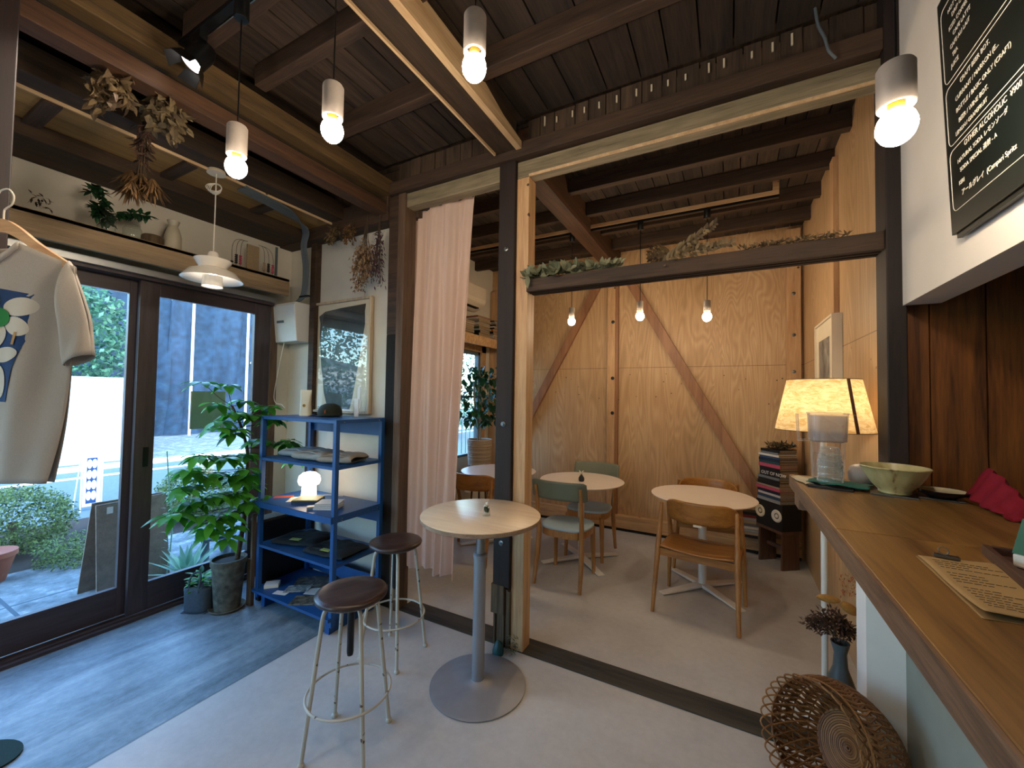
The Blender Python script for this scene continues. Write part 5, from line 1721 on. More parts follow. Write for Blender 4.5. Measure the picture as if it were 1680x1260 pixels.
# ================================================================== LAMPS
WARM = (1.0, 0.76, 0.50)
WARMW = (1.0, 0.84, 0.64)
def bulb_pendant(name, label, x, y, zb, ztop, r=0.037, sr=0.035, sl=0.115, glow='bulb_glow', group=None, cap_h=0.09):
    # zb: centre of the bulb; ztop: where the cord meets the black cap
    t = thing(name, label, 'pendant lamp', (x, y, zb), 0, group)
    s0 = r*0.95+0.012
    M().ell((0, 0, 0), r, r, r*1.12, 20, 14).build('bulb', glow, t, smooth=True)
    M().lathe([(0, s0-0.01), (r*0.42, s0-0.012), (r*0.42, s0+0.01), (0, s0+0.012)], n=20).build('bulb_cap', 'brass', t, smooth=True)
    M().lathe([(sr*0.72, s0+0.018), (sr*0.72, s0), (sr*0.95, s0-0.003), (sr, s0), (sr, s0+sl-0.006), (sr*0.9, s0+sl), (0, s0+sl)], n=36).build('socket', 'socket_grey', t, smooth=True)
    M().tube([(0, 0, s0+sl), (0, 0, ztop-zb)], 0.0028 if sr > 0.03 else 0.003, 8).build('cord', 'black_plastic', t, smooth=True)
    M().lathe([(0, ztop-zb-0.002), (0.024, ztop-zb), (0.026, ztop-zb+0.004), (0.026, ztop-zb+cap_h), (0, ztop-zb+cap_h)], n=24).build('cap', 'black_plastic', t, smooth=True)
    return t
bulb_pendant('bulb_pendant', 'bare bulb pendant with a grey socket, lowest and nearest the glass doors', -1.68, 0.85, 2.368, 2.955, group=None)
bulb_pendant('bulb_pendant', 'bare bulb pendant with a grey socket, second from the left over the entrance', -1.232, 0.93, 2.425, 3.02)
bulb_pendant('bulb_pendant', 'bare bulb pendant with a grey socket in front of the pale central beam', -0.696, 1.02, 2.517, 3.06, sl=0.12)
bulb_pendant('bulb_pendant', 'bare bulb pendant with a grey socket in front of the white wall by the chalkboard', 0.335, 1.20, 2.124, 3.07, sl=0.095)
for l, x, y, z in (('bare bulb pendant over the left white table in the plywood room', -1.284, 3.55, 2.20), ('middle one of the three bulb pendants in the plywood room', -0.669, 3.55, 2.20), ('bare bulb pendant over the right white table in the plywood room', -0.152, 3.55, 2.155)):
    bulb_pendant('bulb_pendant', l, x, y, z, 2.945, r=0.034, sr=0.026, sl=0.085, glow='bulb_glow_far', cap_h=0.065)

bulb_pendant('bulb_pendant', 'unseen bulb pendant added behind the camera as warm fill, over the entrance', -0.9, -0.75, 2.45, 3.07)  # added lamp out of view, warm fill for the front room
bulb_pendant('bulb_pendant', 'unseen bulb pendant added behind the camera as warm fill, near the clothes', -2.0, -0.35, 2.45, 2.955)  # second added fill lamp, likewise unseen
# track with spotlight
t = thing('lighting_track', 'black lighting track under the brown joist, over the entrance', 'track', (-1.85, 0.86, 3.05))
M().box(-0.46, 0.5, -0.017, 0.017, 0, 0.02).build('track', 'black_metal', t, bevel=0.002)
M().box(-0.46, 0.5, 0.02, 0.024, 0.0, 0.02).build('rail_edge', 'steel', t)
t = thing('spotlight', 'black spotlight with barn doors on the track, aimed left and lit', 'spotlight', (-2.02, 0.86, 2.975))
M().box(-0.03, 0.03, -0.015, 0.015, 0.04, 0.075).tube([(0.0, 0, 0.04), (0.0, 0, 0.0)], 0.008, 8).build('arm', 'black_plastic', t)
dv = Vector((-0.12, -0.50, -0.86)).normalized()
Rs = dv.to_track_quat('Z', 'Y').to_matrix()
M().lathe([(0, -0.07), (0.03, -0.065), (0.042, -0.03), (0.045, 0.05), (0.040, 0.05), (0.038, 0.03), (0, 0.028)], (0, 0, -0.03), 28, rot=Rs).build('head', 'black_plastic', t, smooth=True)
M().lathe([(0, 0.034), (0.036, 0.034), (0.036, 0.037), (0, 0.037)], (0, 0, -0.03), 24, rot=Rs).build('lens', 'spot_glow', t)
for k in range(4):
    a = k*PI/2+0.4
    m = M()
    c_, s_ = math.cos(a), math.sin(a)
    pts = [(-0.03, 0.045, 0.05), (0.03, 0.045, 0.05), (0.038, 0.068, 0.10), (-0.038, 0.068, 0.10)]
    vs = []
    for px, py, pz in pts:
        q = Rs @ Vector((px*c_-py*s_, px*s_+py*c_, pz))
        vs.append(q + Vector((0, 0, -0.03)))
    m._a(vs, [(0, 1, 2, 3)])
    m.build('barn_door', 'black_plastic', t, solid=0.002)
sp = bpy.data.lights.new('spotlight_light', 'SPOT')
sp.energy = 30
sp.color = (1.0, 0.86, 0.72)
sp.spot_size = math.radians(75)
sp.spot_blend = 0.5
sp.shadow_soft_size = 0.03
spo = bpy.data.objects.new('spotlight_light', sp)
COL.objects.link(spo)
spo.location = Vector((-2.02, 0.86, 2.945)) + dv*0.045
spo.rotation_euler = (-dv).to_track_quat('Z', 'Y').to_euler()

# white disc pendant
t = thing('white_pendant', 'white tiered metal pendant lamp in front of the glass doors', 'pendant lamp', (-2.785, 1.30, 2.19))
M().lathe([(0.0, 0.066), (0.069, 0.059), (0.118, 0.037), (0.155, -0.008), (0.158, -0.008), (0.121, 0.040), (0.07, 0.062), (0.0, 0.070)], n=56).build('lower_shade', 'white_enamel', t, smooth=60)
M().lathe([(0.047, 0.014), (0.052, -0.050), (0.055, -0.052), (0.050, 0.014), (0.047, 0.014)], n=48).build('inner_tube', 'white_enamel', t, smooth=60)
M().lathe([(0.065, 0.058), (0.095, 0.105), (0.097, 0.112), (0.090, 0.108), (0.062, 0.064)], n=56).build('upper_shade', 'white_enamel', t, smooth=60)
M().lathe([(0.0, 0.062), (0.06, 0.064), (0.085, 0.100), (0.035, 0.108), (0.030, 0.150), (0.022, 0.162), (0, 0.162)], n=32).build('neck', 'white_enamel', t, smooth=True)
M().lathe([(0, -0.046), (0.048, -0.046), (0.048, -0.042), (0, -0.042)], n=32).build('diffuser', 'shade_inner_glow', t)
M().ell((0, 0, 0.030), 0.022, 0.022, 0.022, 14, 10).build('bulb', 'spot_glow', t, smooth=True)
M().tube([(0, 0, 0.16), (0, 0, 0.665)], 0.0035, 8).build('cord', 'cord_white', t, smooth=True)
M().lathe([(0, 0.665), (0.028, 0.655), (0.045, 0.640), (0.05, 0.62), (0.0, 0.62)], (0, 0, 0.03), 28).build('ceiling_rose', 'cream_plastic', t, smooth=True)
m = M()
for k in range(4):
    m.ring((0.004*k, -0.006*k, 0.555), 0.033+0.002*k, 0.003, 30, 6, Matrix.Rotation(0.5+0.15*k, 3, 'Z') @ Matrix.Rotation(PI/2-0.2*k, 3, 'X'))
m.build('cord_coil', 'cord_white', t, smooth=True)

# thin cable on the ceiling, by the chalkboard
M().tube(catmull([(0.33, 2.11, 3.2), (0.34, 2.11, 3.12), (0.36, 2.10, 3.05), (0.372, 2.09, 2.98), (0.40, 2.11, 2.95)], 5), 0.006, 8).build('cable', 'conduit', smooth=True, label='short grey cable hanging from the ceiling boards to the main beam', cat='cable')
# ================================================================== T-SHIRT ON A HANGER
rv, fv = r2.copy(), fwd.copy()
rv.z = 0
rv.normalize()
sh = thing('t_shirt', 'pale grey t-shirt with a blue and green flower print hanging at the left edge', 't-shirt', (-1.956, 0.343, 1.21), math.atan2(rv.y, rv.x))
# local axes: x to the right, z up, y away from the camera
HW = 0.222      # half body width
def body(front):
    def fn(u, v):
        # u 0..1 across, v 0 at hem .. 1 at shoulder line
        x = (u-.5)*2*(HW + 0.012*math.sin(v*3.0) - 0.03*(1-v)**2)
        top = 0.752 - 0.088*(abs(x)/HW)**1.25
        if abs(x) < 0.095:
            dip = (0.085 if front else 0.02)*(1-(abs(x)/0.095)**2.4)
            top -= dip + 0.0
        z = v*top
        z += 0.012*math.sin(x*6+1)*(1-v)
        y = (-0.045 if front else 0.035)*math.cos(x/HW*PI/2*0.96)
        y += 0.010*math.sin(x*32+z*3)*(1-v*0.6) + 0.006*math.sin(x*60-z*7)*(1-v*0.5)
        return (x, y, z)
    return fn
M().grid(body(True), 60, 40).build('front', 'tee_grey', sh, smooth=180, solid=0.0015)
M().grid(body(False), 60, 40).build('back', 'tee_inside', sh, smooth=180, solid=0.0015)
def sleeve(sx):
    # tapered tube from the armhole down
    def fn(u, v):
        a = 2*PI*u
        cx = HW-0.01+0.075*v
        cz = 0.555-0.17*v
        L = Vector((0.075, 0, -0.17)).normalized()
        N = Vector((0.17, 0, 0.075)).normalized()
        rad_a = 0.118-0.022*v
        p = Vector((cx, 0, cz)) + N*(math.cos(a)*rad_a*1.0) + Vector((0, 1, 0))*(math.sin(a)*0.040)
        return (sx*p.x, p.y+0.004*math.sin(a*5+v*6), p.z)
    def fn2(u, v):
        a = PI*u
        # shoulder end to cuff, front and back joined
        top = Vector((0.205, 0, 0.682)).lerp(Vector((0.262, 0, 0.60)), min(1, v*2.2)).lerp(Vector((0.288, 0, 0.395)), v)
        bot = Vector((0.206, 0, 0.44)).lerp(Vector((0.214, 0, 0.360)), v)
        p = bot.lerp(top, (1-math.cos(a))/2)
        d = 0.030*math.sin(a)
        return p, d
    def fr(u, v):
        p, d = fn2(u, v)
        return (sx*p.x, -d+0.004*math.sin(u*9+v*5), p.z)
    def bk(u, v):
        p, d = fn2(u, v)
        return (sx*p.x, d, p.z)
    m = M().grid(fr, 16, 12).grid(bk, 16, 12)
    m.build('sleeve', 'tee_grey', sh, smooth=180, solid=0.0015)
sleeve(1)
sleeve(-1)
# collar
bf_ = body(True)
bb_ = body(False)
def neck(front, n=30):
    out_ = []
    for i in range(n+1):
        x = -0.097 + 0.194*i/n
        u = x/(2*HW)+.5
        p = Vector((bf_ if front else bb_)(u, 1.0))
        out_.append(p)
    return out_
for fr_ in (True, False):
    pts = neck(fr_)
    m = M()
    vs, fs = [], []
    for i, p in enumerate(pts):
        k = -1 if fr_ else 1
        vs += [p + Vector((0, 0.0025*k, -0.018)), p + Vector((0, 0.003*k, 0.004))]
    n = len(pts)
    fs = [(2*i, 2*i+2, 2*i+3, 2*i+1) for i in range(n-1)]
    m._a(vs, fs)
    m.build('collar', 'tee_grey' if fr_ else 'tee_inside', sh, smooth=180, solid=0.003)
# printed picture: a navy field with white petals, green centres
def on_front(x, z, lift):
    lo, hi = 0.0, 1.0
    f = bf_
    for _ in range(22):
        mid = (lo+hi)/2
        if f(x/(2*HW)+.5, mid)[2] < z:
            lo = mid
        else:
            hi = mid
    p = f(x/(2*HW)+.5, (lo+hi)/2)
    return (x, p[1]-0.0012-lift, z)
def decal(name, poly, mat, lift):
    # fill a polygon (x,z) with a fine fan that follows the cloth
    cx = sum(p[0] for p in poly)/len(poly)
    cz = sum(p[1] for p in poly)/len(poly)
    m = M()
    K = 10
    n = len(poly)
    vs = []
    for k in range(K+1):
        t_ = k/K
        for (x, z) in poly:
            vs.append(on_front(cx+(x-cx)*t_, cz+(z-cz)*t_, lift))
    fs = []
    for k in range(K):
        for i in range(n):
            j = (i+1) % n
            fs.append((k*n+i, k*n+j, (k+1)*n+j, (k+1)*n+i))
    m._a(vs, fs)
    return m.build(name, mat, sh, smooth=180)
def dens(poly, k=6):
    out_ = []
    n = len(poly)
    for i in range(n):
        a, b = poly[i], poly[(i+1) % n]
        for j in range(k):
            out_.append((a[0]+(b[0]-a[0])*j/k, a[1]+(b[1]-a[1])*j/k))
    return out_
def blob(cx, cz, rx_, rz_, rot_=0.0, n=26):
    c, s = math.cos(rot_), math.sin(rot_)
    return [(cx+rx_*math.cos(2*PI*i/n)*c-rz_*math.sin(2*PI*i/n)*s, cz+rx_*math.cos(2*PI*i/n)*s+rz_*math.sin(2*PI*i/n)*c) for i in range(n)]
decal('print_field', dens([(-0.09, 0.60), (0.02, 0.588), (0.165, 0.565), (0.135, 0.44), (0.105, 0.35), (0.09, 0.25), (-0.10, 0.255)]), 'print_navy', 0.0015)
for i, (cx, cz, a, b, r) in enumerate(((0.112, 0.530, 0.042, 0.028, 0.15), (0.030, 0.545, 0.032, 0.034, 2.6), (0.106, 0.472, 0.034, 0.026, -0.6), (0.040, 0.440, 0.046, 0.034, 0.9), (-0.012, 0.495, 0.04, 0.035, 0.1),
                           (0.078, 0.388, 0.040, 0.022, 0.2), (0.058, 0.310, 0.026, 0.050, 0.1), (0.0, 0.305, 0.018, 0.046, 0.0), (-0.02, 0.385, 0.035, 0.03, 0.2), (-0.055, 0.545, 0.03, 0.035, 0.3), (-0.06, 0.42, 0.03, 0.04, 0.3), (-0.055, 0.31, 0.03, 0.045, 0.1))):
    decal('print_petal', blob(cx, cz, a, b, r), 'print_white', 0.0028+0.00008*i)
for cx, cz, r in ((0.061, 0.497, 0.028), (0.026, 0.375, 0.021), (-0.05, 0.48, 0.022)):
    decal('print_centre', blob(cx, cz, r, r), 'print_green', 0.0046)
decal('print_stem', dens([(0.105, 0.455), (0.113, 0.455), (0.106, 0.418), (0.098, 0.418)]), 'print_tan', 0.0042)
M().box(-0.04, 0.020, -0.060, -0.059, 0.565, 0.625).build('price_tag', 'paper_cream', sh)
# hanger
hg = thing('clothes_hanger', 'wooden clothes hanger with a wire hook inside the grey t-shirt', 'hanger', (-1.956, 0.343, 1.21), math.atan2(rv.y, rv.x))
pts = catmull([(-0.205, 0, 0.665), (-0.12, 0, 0.715), (-0.05, 0, 0.765), (0, 0, 0.785), (0.05, 0, 0.765), (0.12, 0, 0.715), (0.205, 0, 0.665)], 5)
m = M()
n = len(pts)
vs = []
for i, p in enumerate(pts):
    e = abs(i/(n-1)-.5)*2
    h_ = 0.021-0.009*e
    w_ = 0.007
    vs += [p+Vector((0, -w_, -h_)), p+Vector((0, w_, -h_)), p+Vector((0, w_, h_)), p+Vector((0, -w_, h_))]
fs = [(i*4+k, i*4+(k+1) % 4, (i+1)*4+(k+1) % 4, (i+1)*4+k) for i in range(n-1) for k in range(4)] + [(3, 2, 1, 0), (n*4-4, n*4-3, n*4-2, n*4-1)]
m._a(vs, fs)
m.build('arm', 'hanger_wood', hg, smooth=True)
M().tube(catmull([(0, 0, 0.79), (0, 0, 0.83), (0.006, 0, 0.84), (0.024, 0, 0.855), (0.027, 0, 0.88), (0.010, 0, 0.90), (-0.012, 0, 0.896), (-0.02, 0, 0.885)], 6), 0.0022, 8).build('hook', 'cord_white', hg, smooth=True)
pg = M().bar((-2.12, 0.33, 2.145), (-1.99, 0.315, 2.145), 0.012, 0.012).build('wall_peg', 'black_metal', label='black peg on the red column holding the clothes hanger', cat='peg', at=(-2.12, 0.33, 2.145))

# ================================================================== DRIED FLOWERS
def bunch(name, label, top, tip, spread, n, mat, L, W, stem_mat='bark', nst=10, curl=0.3, body=(0.35, 1.0)):
    top, tip = Vector(top), Vector(tip)
    t = thing(name, label, 'dried flowers', tip)
    o = top-tip
    m = M()
    ends = []
    for i in range(nst):
        a = 2*PI*i/nst + RND.uniform(-.3, .3)
        rr_ = spread*RND.uniform(0.35, 1.0)
        e = Vector((rr_*math.cos(a), rr_*math.sin(a), RND.uniform(-0.1, 0.25)*o.length))
        ends.append(e)
        m.tube([o, o*0.6+e*0.25, e], 0.0016, 4)
    m.build('stems', stem_mat, t)
    m = M()
    for i in range(n):
        e = ends[i % nst]
        k = RND.uniform(*body)
        p = o*(1-k)*0.95 + e*k
        p = p + Vector((RND.gauss(0, spread*.22), RND.gauss(0, spread*.22), RND.gauss(0, spread*.22)))
        d = (p-o).normalized() + Vector((RND.uniform(-1, 1), RND.uniform(-1, 1), RND.uniform(-.8, .8)))*0.9
        m.leaf(p, d, (RND.uniform(-1, 1), RND.uniform(-1, 1), RND.uniform(-1, 1)), L*RND.uniform(.6, 1.2), W*RND.uniform(.6, 1.2), droop=curl, fold=0.3, seg=3)
    m.build('petals', mat, t)
    return t
bunch('dried_bunch', 'hanging bunch of pale dried hydrangea leaves beside the spotlight', (-2.24, 0.84, 2.93), (-2.30, 0.86, 2.72), 0.07, 230, 'leaf_dry_pale', 0.045, 0.03, curl=0.6, body=(0.5, 1.05))
bunch('dried_bunch', 'hanging bunch of dull brown dried leaves left of the spotlight', (-2.26, 0.66, 2.88), (-2.31, 0.66, 2.71), 0.075, 230, 'leaf_dry', 0.045, 0.028, curl=0.6, body=(0.4, 1.05))
t = bunch('dried_bunch', 'hanging bunch of spiky orange brown dried proteas over the plank shelf', (-2.34, 0.80, 2.815), (-2.42, 0.82, 2.44), 0.045, 110, 'leaf_dry_dark', 0.05, 0.012, body=(0.2, 0.7))
m = M()
for c in ((0.0, 0.0, 0.02), (0.035, 0.03, 0.0), (-0.03, -0.025, 0.03), (0.01, -0.035, -0.03)):
    for i in range(80):
        a = RND.uniform(0, 6.28)
        m.leaf((c[0]+0.008*math.cos(a), c[1]+0.008*math.sin(a), c[2]+0.05), (math.cos(a)*RND.uniform(.1, .75), math.sin(a)*RND.uniform(.1, .75), -1), (math.cos(a), math.sin(a), 0), RND.uniform(.07, .12), 0.011, droop=-0.15, seg=3)
m.build('protea_heads', 'leaf_dry_orange', t)
bunch('dried_bunch', 'small dried bunch with pale seed heads, leftmost above the framed print', (-2.70, 2.12, 2.84), (-2.73, 2.08, 2.68), 0.04, 160, 'leaf_dry', 0.032, 0.018)
bunch('dried_bunch', 'small dried bunch with yellow flowers, second above the framed print', (-2.52, 2.12, 2.84), (-2.55, 2.08, 2.66), 0.05, 150, 'leaf_dry_orange', 0.03, 0.016)
bunch('dried_bunch', 'large dried bunch of brown star flowers with purple heads in front of the white wall', (-2.38, 2.12, 2.84), (-2.38, 2.08, 2.34), 0.085, 700, 'leaf_dry_mid', 0.028, 0.016, nst=16, body=(0.5, 1.05))
bunch('dried_bunch', 'slender dark dried sprigs beside the charred corner post', (-2.25, 2.12, 2.84), (-2.25, 2.10, 2.34), 0.05, 220, 'leaf_dry_purple', 0.035, 0.009, nst=12, body=(0.3, 1.05))

# garlands on the lintel
t = thing('eucalyptus_garland', 'grey green eucalyptus garland lying on the left end of the lintel', 'garland', (-0.85, 2.19, 2.196))
m = M().tube(catmull([(-0.24, -0.06, 0.01), (-0.12, 0, 0.02), (0.02, 0.0, 0.025), (0.2, 0.0, 0.02), (0.36, 0.0, 0.012)], 6), 0.004, 6)
m.build('stem', 'bark_pale', t, smooth=True)
m = M()
for i in range(150):
    x = RND.uniform(-0.24, 0.34)
    s_ = 1.0-0.5*max(0, x)/0.34
    m.leaf((x, RND.uniform(-.04, .02), RND.uniform(0.01, 0.03)), (RND.uniform(-.6, 1), RND.uniform(-1, .4), RND.uniform(-.1, 1.1)), (RND.uniform(-.4, .4), -1, .4), 0.072*s_*RND.uniform(.7, 1.2), 0.042*s_, seg=3)
m.leaf((-0.19, -0.07, 0.01), (0.05, -0.3, -1), (0, -1, 0), 0.075, 0.035)
m.build('leaves', 'leaf_eucalyptus', t)
m = M()
for k in range(9):
    a = k*0.7
    m.leaf((-0.02+0.006*math.cos(a), -0.05, 0.03+0.006*math.sin(a)), (math.cos(a), -0.5, math.sin(a)), (0, -1, 0), 0.058, 0.045, droop=-0.5, fold=.4)
m.build('rosette', 'leaf_eucalyptus', t)
t = thing('cone_garland', 'dried pine cone with serrated pale leaves on the middle of the lintel', 'garland', (-0.30, 2.19, 2.196))
m = M()
for k in range(11):
    for j in range(10):
        a = j*2*PI/10 + k*0.31
        h = k/10
        r = 0.036*math.sin(PI*(0.12+0.8*h))+0.004
        p = Vector((-0.06+0.095*h, -0.02+r*math.cos(a), 0.042+r*math.sin(a)))
        m.leaf(p, (-0.75, math.cos(a), math.sin(a)), (1, 0, 0), 0.024, 0.02, droop=0.1, seg=2)
m.ell((-0.01, -0.02, 0.042), 0.045, 0.026, 0.026, 12, 8)
m.build('cone', 'leaf_dry', t)
m = M()
for (sx, sz, ex, ez, nn, LL) in ((0.05, 0.01, 0.25, 0.14, 20, 0.045), (0.0, -0.02, 0.17, 0.07, 16, 0.05), (0.08, 0.01, 0.33, 0.03, 16, 0.04)):
    for i in range(nn):
        k = i/nn
        p = (sx+(ex-sx)*k, -0.05+RND.uniform(-.02, .02), sz+(ez-sz)*k+0.01)
        for sg in (-1, 1):
            m.leaf(p, (0.55, RND.uniform(-.5, .1), sg*0.8+0.2), (0, -1, 0), LL*(1-k*0.35), 0.016, droop=-0.3, seg=3)
m.build('serrated_leaves', 'leaf_dry_pale', t)
m = M()
for i in range(120):
    k = RND.random()
    m.leaf((0.16+0.14*k, -0.02+RND.uniform(-.02, .02), 0.03+RND.uniform(-.015, .025)*(1-k)+0.012), (-1, RND.uniform(-.4, .4), RND.uniform(-.3, .6)), (0, 0, 1), 0.03, 0.012, seg=2)
m.build('dried_head', 'leaf_eucalyptus', t)
t = thing('dried_twigs', 'thin dark dried twigs at the right end of the lintel', 'garland', (0.25, 2.19, 2.196))
m = M()
for i in range(16):
    x = -0.16+0.02*i
    m.tube([(x-0.05, 0, 0.008), (x, RND.uniform(-.03, .0), 0.015+RND.uniform(0, .015)), (x+0.05, RND.uniform(-.03, 0), RND.uniform(.005, .04))], 0.0016, 4)
m.build('twigs', 'bark', t)
m = M()
for i in range(110):
    x = RND.uniform(-0.2, 0.2)
    m.leaf((x, RND.uniform(-.03, .01), RND.uniform(0.004, 0.022)), (RND.uniform(-1, 1), RND.uniform(-.6, .2), RND.uniform(0, 1)), (0, -1, 0), 0.028, 0.009, seg=2)
m.build('leaves', 'leaf_dry', t)
t = thing('moss_tuft', 'small tuft of moss and dried leaves at the foot of the central post', 'plant', (-1.10, 2.12, 0.0))
m = M()
for i in range(70):
    m.leaf((RND.uniform(-.03, .03), RND.uniform(-.015, .02), RND.uniform(0, .1)), (RND.uniform(-1, 1), RND.uniform(-1, .2), RND.uniform(0, 1)), (0, 0, 1), 0.025, 0.009, seg=2)
m.build('leaves', 'leaf_eucalyptus', t)
t = M().lathe([(0, 0), (0.032, 0.0), (0.034, 0.02), (0.022, 0.06), (0.006, 0.078), (0, 0.078)], n=20).build('door_stop', 'cv_teal', smooth=True, label='dark green rounded door stop leaning at the foot of the central post', cat='door stop')
t.location = (-1.185, 2.095, 0.0)

# ================================================================== THINGS ON THE PLANK SHELF
ZS = 2.44
plain('ceramic_offwhite', hexc('b5ad98'), 0.5)
def one(name, m, mat, loc, label, cat, **kw):
    o = m.build(name, mat, smooth=True, label=label, cat=cat, **kw)
    o.location = loc
    return o
one('bottle_vase', M().lathe([(0, 0), (0.045, 0), (0.049, 0.01), (0.047, 0.10), (0.034, 0.15), (0.024, 0.172), (0.036, 0.205), (0.033, 0.205), (0.021, 0.172), (0, 0.165)], n=32), 'ceramic_offwhite', (-3.31, 1.30, ZS), 'off white ceramic bottle vase on the plank shelf', 'vase')
one('wooden_bowl', M().lathe([(0, 0), (0.05, 0), (0.056, 0.01), (0.056, 0.055), (0.048, 0.066), (0.03, 0.05), (0, 0.045)], n=28), 'worn_wood', (-3.31, 1.19, ZS), 'small dark wooden bowl beside the bottle vase on the plank shelf', 'bowl')
t = thing('glass_jar', 'clear clip top glass jar on the plank shelf', 'jar', (-3.31, 1.09, ZS))
M().lathe([(0, 0.003), (0.042, 0.003), (0.047, 0.01), (0.047, 0.07), (0.036, 0.09), (0.038, 0.10), (0.036, 0.10), (0.034, 0.09), (0.045, 0.07), (0.045, 0.012), (0, 0.006)], n=28).build('jar', 'jar_glass', t, smooth=True)
M().ring((0, 0, 0.092), 0.039, 0.0015, 28, 5).lathe([(0, 0.10), (0.038, 0.10), (0.036, 0.112), (0, 0.114)], n=24).build('lid', 'jar_glass', t, smooth=True)
t = thing('leaf_jar', 'glass jar of drooping dark eucalyptus on the plank shelf', 'vase', (-3.31, 0.97, ZS))
M().lathe([(0, 0.003), (0.04, 0.003), (0.043, 0.01), (0.043, 0.12), (0.035, 0.14), (0.034, 0.14), (0.041, 0.12), (0.041, 0.012), (0, 0.006)], n=28).build('jar', 'jar_glass', t, smooth=True)
m = M()
for br in ([(0, 0, 0.01), (0.02, -0.01, 0.15), (0.03, -0.05, 0.25), (0.05, -0.09, 0.20)], [(0, 0, 0.01), (0.02, 0.02, 0.12), (0.06, 0.09, 0.15), (0.08, 0.17, 0.16)], [(0, 0, 0.01), (0.02, -0.02, 0.12), (0.04, -0.06, 0.14), (0.05, -0.06, 0.08)]):
    c = catmull(br, 6)
    m.tube(c, 0.0015, 4)
    for p in c[3:]:
        for k in range(5):
            m.leaf(p, (RND.uniform(-1, 1), RND.uniform(-1, 1), RND.uniform(-1, .5)), (0, 0, 1), 0.05, 0.026, seg=3)
m.build('leaves', 'leaf_dark', t)
t = thing('dried_sprig', 'dark dried sprig at the far left of the plank shelf', 'ornament', (-3.31, 0.66, ZS))
m = M()
for i in range(26):
    m.leaf((0.04, RND.uniform(0.0, .08), 0.03+RND.uniform(0, .07)), (RND.uniform(-1, 1), RND.uniform(-1, 1), RND.uniform(-1, 1)), (0, 0, 1), 0.035, 0.012, seg=2)
m.build('twig_leaves', 'leaf_dry_dark', t)
# bead toy
t = thing('bead_toy', 'wooden bead toy with arched wires and a brown centre board on the plank shelf', 'toy', (-3.31, 1.83, ZS))
M().box(-0.05, 0.05, -0.17, 0.17, 0, 0.012).build('base', 'stool_brown', t, bevel=0.002)
M().box(-0.006, 0.006, -0.055, 0.035, 0.012, 0.215).build('centre_board', 'paper_kraft_dim', t)
for i, (y, mt) in enumerate(((-0.16, 'cv_black'), (-0.13, 'cv_black'), (-0.10, 'cv_pink'), (0.08, 'cv_sand'), (0.115, 'cv_black'), (0.15, 'cv_pink'))):
    y2 = -0.05 if y < 0 else 0.03
    w_ = M().tube(catmull([(0, y, 0.012), (0, y, 0.16), (0, (y*.7+y2*.3), 0.225), (0, y2, 0.235)], 6), 0.0015, 5).build('wire', 'black_metal', t, smooth=True)
    m = M()
    for k in range(5 if i else 1):
        m.ell((0, y, 0.045+k*0.0145), 0.011, 0.011, 0.0072, 12, 8)
    m.build('bead_row', mt, w_, smooth=True)

# ================================================================== INDOOR PLANTS
t = thing('umbrella_tree', 'tall umbrella tree with glossy green leaves in a mossy pot beside the blue shelf', 'plant', (-3.07, 1.60, 0))
M().lathe([(0, 0), (0.075, 0), (0.078, 0.01), (0.10, 0.30), (0.108, 0.31), (0.108, 0.345), (0.098, 0.345), (0.095, 0.30), (0, 0.29)], n=36).build('pot', 'mossy_pot', t, smooth=True)
M().lathe([(0, 0), (0.10, 0.0), (0.11, 0.016), (0.105, 0.018), (0.09, 0.006), (0, 0.006)], n=36).build('saucer', 'mossy_pot', t, smooth=True)
M().lathe([(0, 0.325), (0.05, 0.33), (0.096, 0.322)], n=24).build('soil', 'soil', t, smooth=True)
trunk = catmull([(0.02, 0.04, 0.31), (0.03, 0.07, 0.55), (0.02, 0.09, 0.80), (0.0, 0.10, 1.05), (-0.02, 0.06, 1.25), (-0.03, 0.0, 1.40)], 5)
M().tube(trunk, [0.017-0.010*i/(len(trunk)-1) for i in range(len(trunk))], 10).build('trunk', 'bark', t, smooth=True)
mb, ml = M(), M()
clusters = [((-0.02, -0.04, 1.55), .12), ((0.0, -0.20, 1.56), .12), ((-0.02, 0.07, 1.44), .12), ((0.02, -0.12, 1.42), .12), ((0.0, 0.02, 1.36), .13), ((0.04, -0.10, 1.30), .13), ((0.02, 0.12, 1.32), .12),
            ((0.05, -0.02, 1.22), .12), ((0.03, 0.20, 1.40), .12), ((0.05, 0.26, 1.30), .12), ((0.12, 0.33, 1.12), .12), ((0.16, 0.36, 1.02), .12),
            ((0.02, -0.18, 1.08), .13), ((0.03, -0.06, 1.06), .14), ((0.05, 0.04, 1.06), .13), ((0.0, -0.26, 1.00), .14), ((0.04, -0.14, 0.96), .14), ((0.05, -0.30, 0.90), .14),
            ((0.06, -0.02, 0.93), .14), ((0.05, 0.06, 0.96), .13), ((0.03, -0.24, 0.80), .14), ((0.06, -0.12, 0.82), .14), ((0.06, 0.0, 0.80), .14), ((0.05, -0.32, 0.74), .15), ((0.08, -0.2, 0.70), .14),
            ((0.07, -0.06, 0.68), .14), ((0.06, 0.05, 0.72), .13), ((0.07, -0.16, 0.58), .13), ((0.07, -0.02, 0.58), .13), ((0.04, 0.10, 0.84), .12), ((0.03, 0.14, 1.16), .12), ((0.08, 0.16, 0.75), .12)]
clusters += [((c[0]+RND.uniform(-.03, .05), c[1]+RND.uniform(-.05, .05), c[2]+RND.uniform(-.06, .03)), L*.9) for c, L in clusters[4:]]
